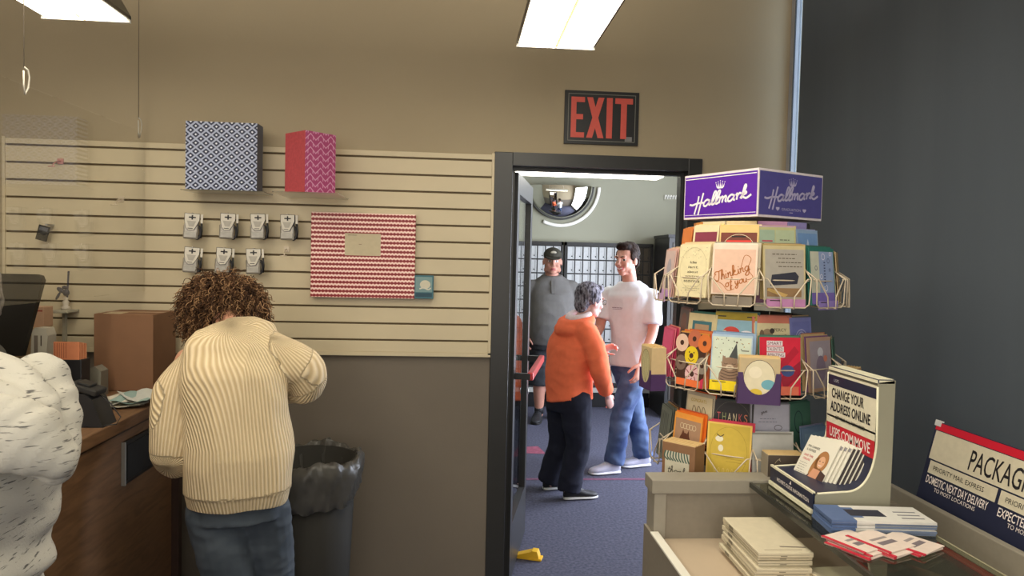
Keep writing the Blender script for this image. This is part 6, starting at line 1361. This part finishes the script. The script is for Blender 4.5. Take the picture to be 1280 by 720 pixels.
for y_, dx in ((1.15, .0), (1.34, .03)): limb(b, [(-.84, y_, .84), (-.845+dx, y_, .60), (-.85+dx, y_, .45), (-.82+dx, y_, .08)], [.105, .09, .075, .058], flat=(False, True), m=gj)
remesh(b, 'jeans', ph_, .009, [gj], 3, disp=fold(.006, 9, 2), origin=O)
for y_, dx in ((1.15, .0), (1.34, .03)): shoe('shoe', ph_, (-.77+dx, y_, 0), (-1.02+dx, y_, 0), bs, so, O, 1.0)

# ---- clerk behind the counter, only the shoulder and hair edge in view
O = (-1.92, 2.42, 0)
pk = empty('person', O, 'grey-haired person in a dark grey top behind the wooden counter, far left', 'person')
sd = V((1, .0, 0)); hT = head_T((-1.665, 2.50, 1.445), (.4, -.85, -.25)); sk = M['skin']; dg_ = cloth('charcoal_top', (84, 82, 76))
b = MB(); torso(b, [((-1.92, 2.42, .85), .15, .10), ((-1.88, 2.44, 1.05), .15, .10), ((-1.80, 2.47, 1.22), .16, .09), ((-1.75, 2.48, 1.31), .09, .06)], sd, sk); limb(b, [(-1.75, 2.48, 1.29), (-1.71, 2.49, 1.36), (-1.68, 2.50, 1.41)], [.058, .052, .05], m=sk)
Rs, Ls = V((-1.95, 2.47, 1.26)), V((-1.585, 2.46, 1.262)); Le, Lw = V((-1.555, 2.36, 1.12)), V((-1.58, 2.20, 1.10)); Re, Rw = V((-2.05, 2.40, 1.0)), V((-1.90, 2.22, 1.0))
for i, (A, B_, D) in enumerate(((Ls, Le, Lw), (Rs, Re, Rw))): limb(b, [A, B_, D], [.045, .038, .026], m=sk); hand(b, D, (.1, -.9, -.1), (0, 0, -1), L=.17, curl=.4, thumb_side=1 if i == 0 else -1, m=sk)
for x_ in (-2.01, -1.84): limb(b, [(x_, 2.42, .86), (x_, 2.42, .47), (x_, 2.44, .10), (x_, 2.44, .06)], [.09, .056, .04, .038], m=sk)
head(b, hT, m=sk); remesh(b, 'body', pk, .0065, [sk, eyew, iris, lip, mouthd], 4, color_fn=face_paint(hT), origin=O)
b = MB(); b.ell((0, -.025, .05), (.090, .108, .098), gh, T=hT); b.ell((0, -.07, -.02), (.08, .05, .075), gh, T=hT); 
for s in (-1, 1): b.ell((s*.076, .0, .01), (.018, .04, .06), gh, T=hT)
remesh(b, 'hair', pk, .006, [gh], 2, disp=fold(.008, 35, 7, ridge=False), origin=O)
b = MB(); torso(b, [((-1.93, 2.42, .82), .18, .13), ((-1.88, 2.44, 1.02), .185, .13), ((-1.80, 2.47, 1.22), .20, .12), ((-1.76, 2.48, 1.305), .16, .095), ((-1.72, 2.485, 1.365), .078, .07)], sd, dg_)
for A, B_, D in ((Ls, Le, Lw), (Rs, Re, Rw)): limb(b, [A+V((-.03 if A is Ls else .03, 0, 0)), A.lerp(B_, .5), B_, B_.lerp(D, .4)], [.078, .074, .066, .06], flat=(False, True), m=dg_)
remesh(b, 'shirt', pk, .008, [dg_], 4, disp=fold(.006, 9, 7), origin=O)
tr_ = cloth('navy_uniform_trousers', (36, 40, 54)); b = MB(); torso(b, [((-1.925, 2.42, .78), .16, .12), ((-1.925, 2.42, .88), .16, .12)], sd, tr_)
for x_ in (-2.01, -1.84): limb(b, [(x_, 2.42, .82), (x_, 2.42, .45), (x_, 2.44, .07)], [.10, .078, .07], flat=(False, True), m=tr_)
remesh(b, 'trousers', pk, .010, [tr_], 2, origin=O)
for x_ in (-2.01, -1.84): shoe('shoe', pk, (x_, 2.49, 0), (x_, 2.24, 0), bs, so, O, 1.0)
pk.location.x += .055
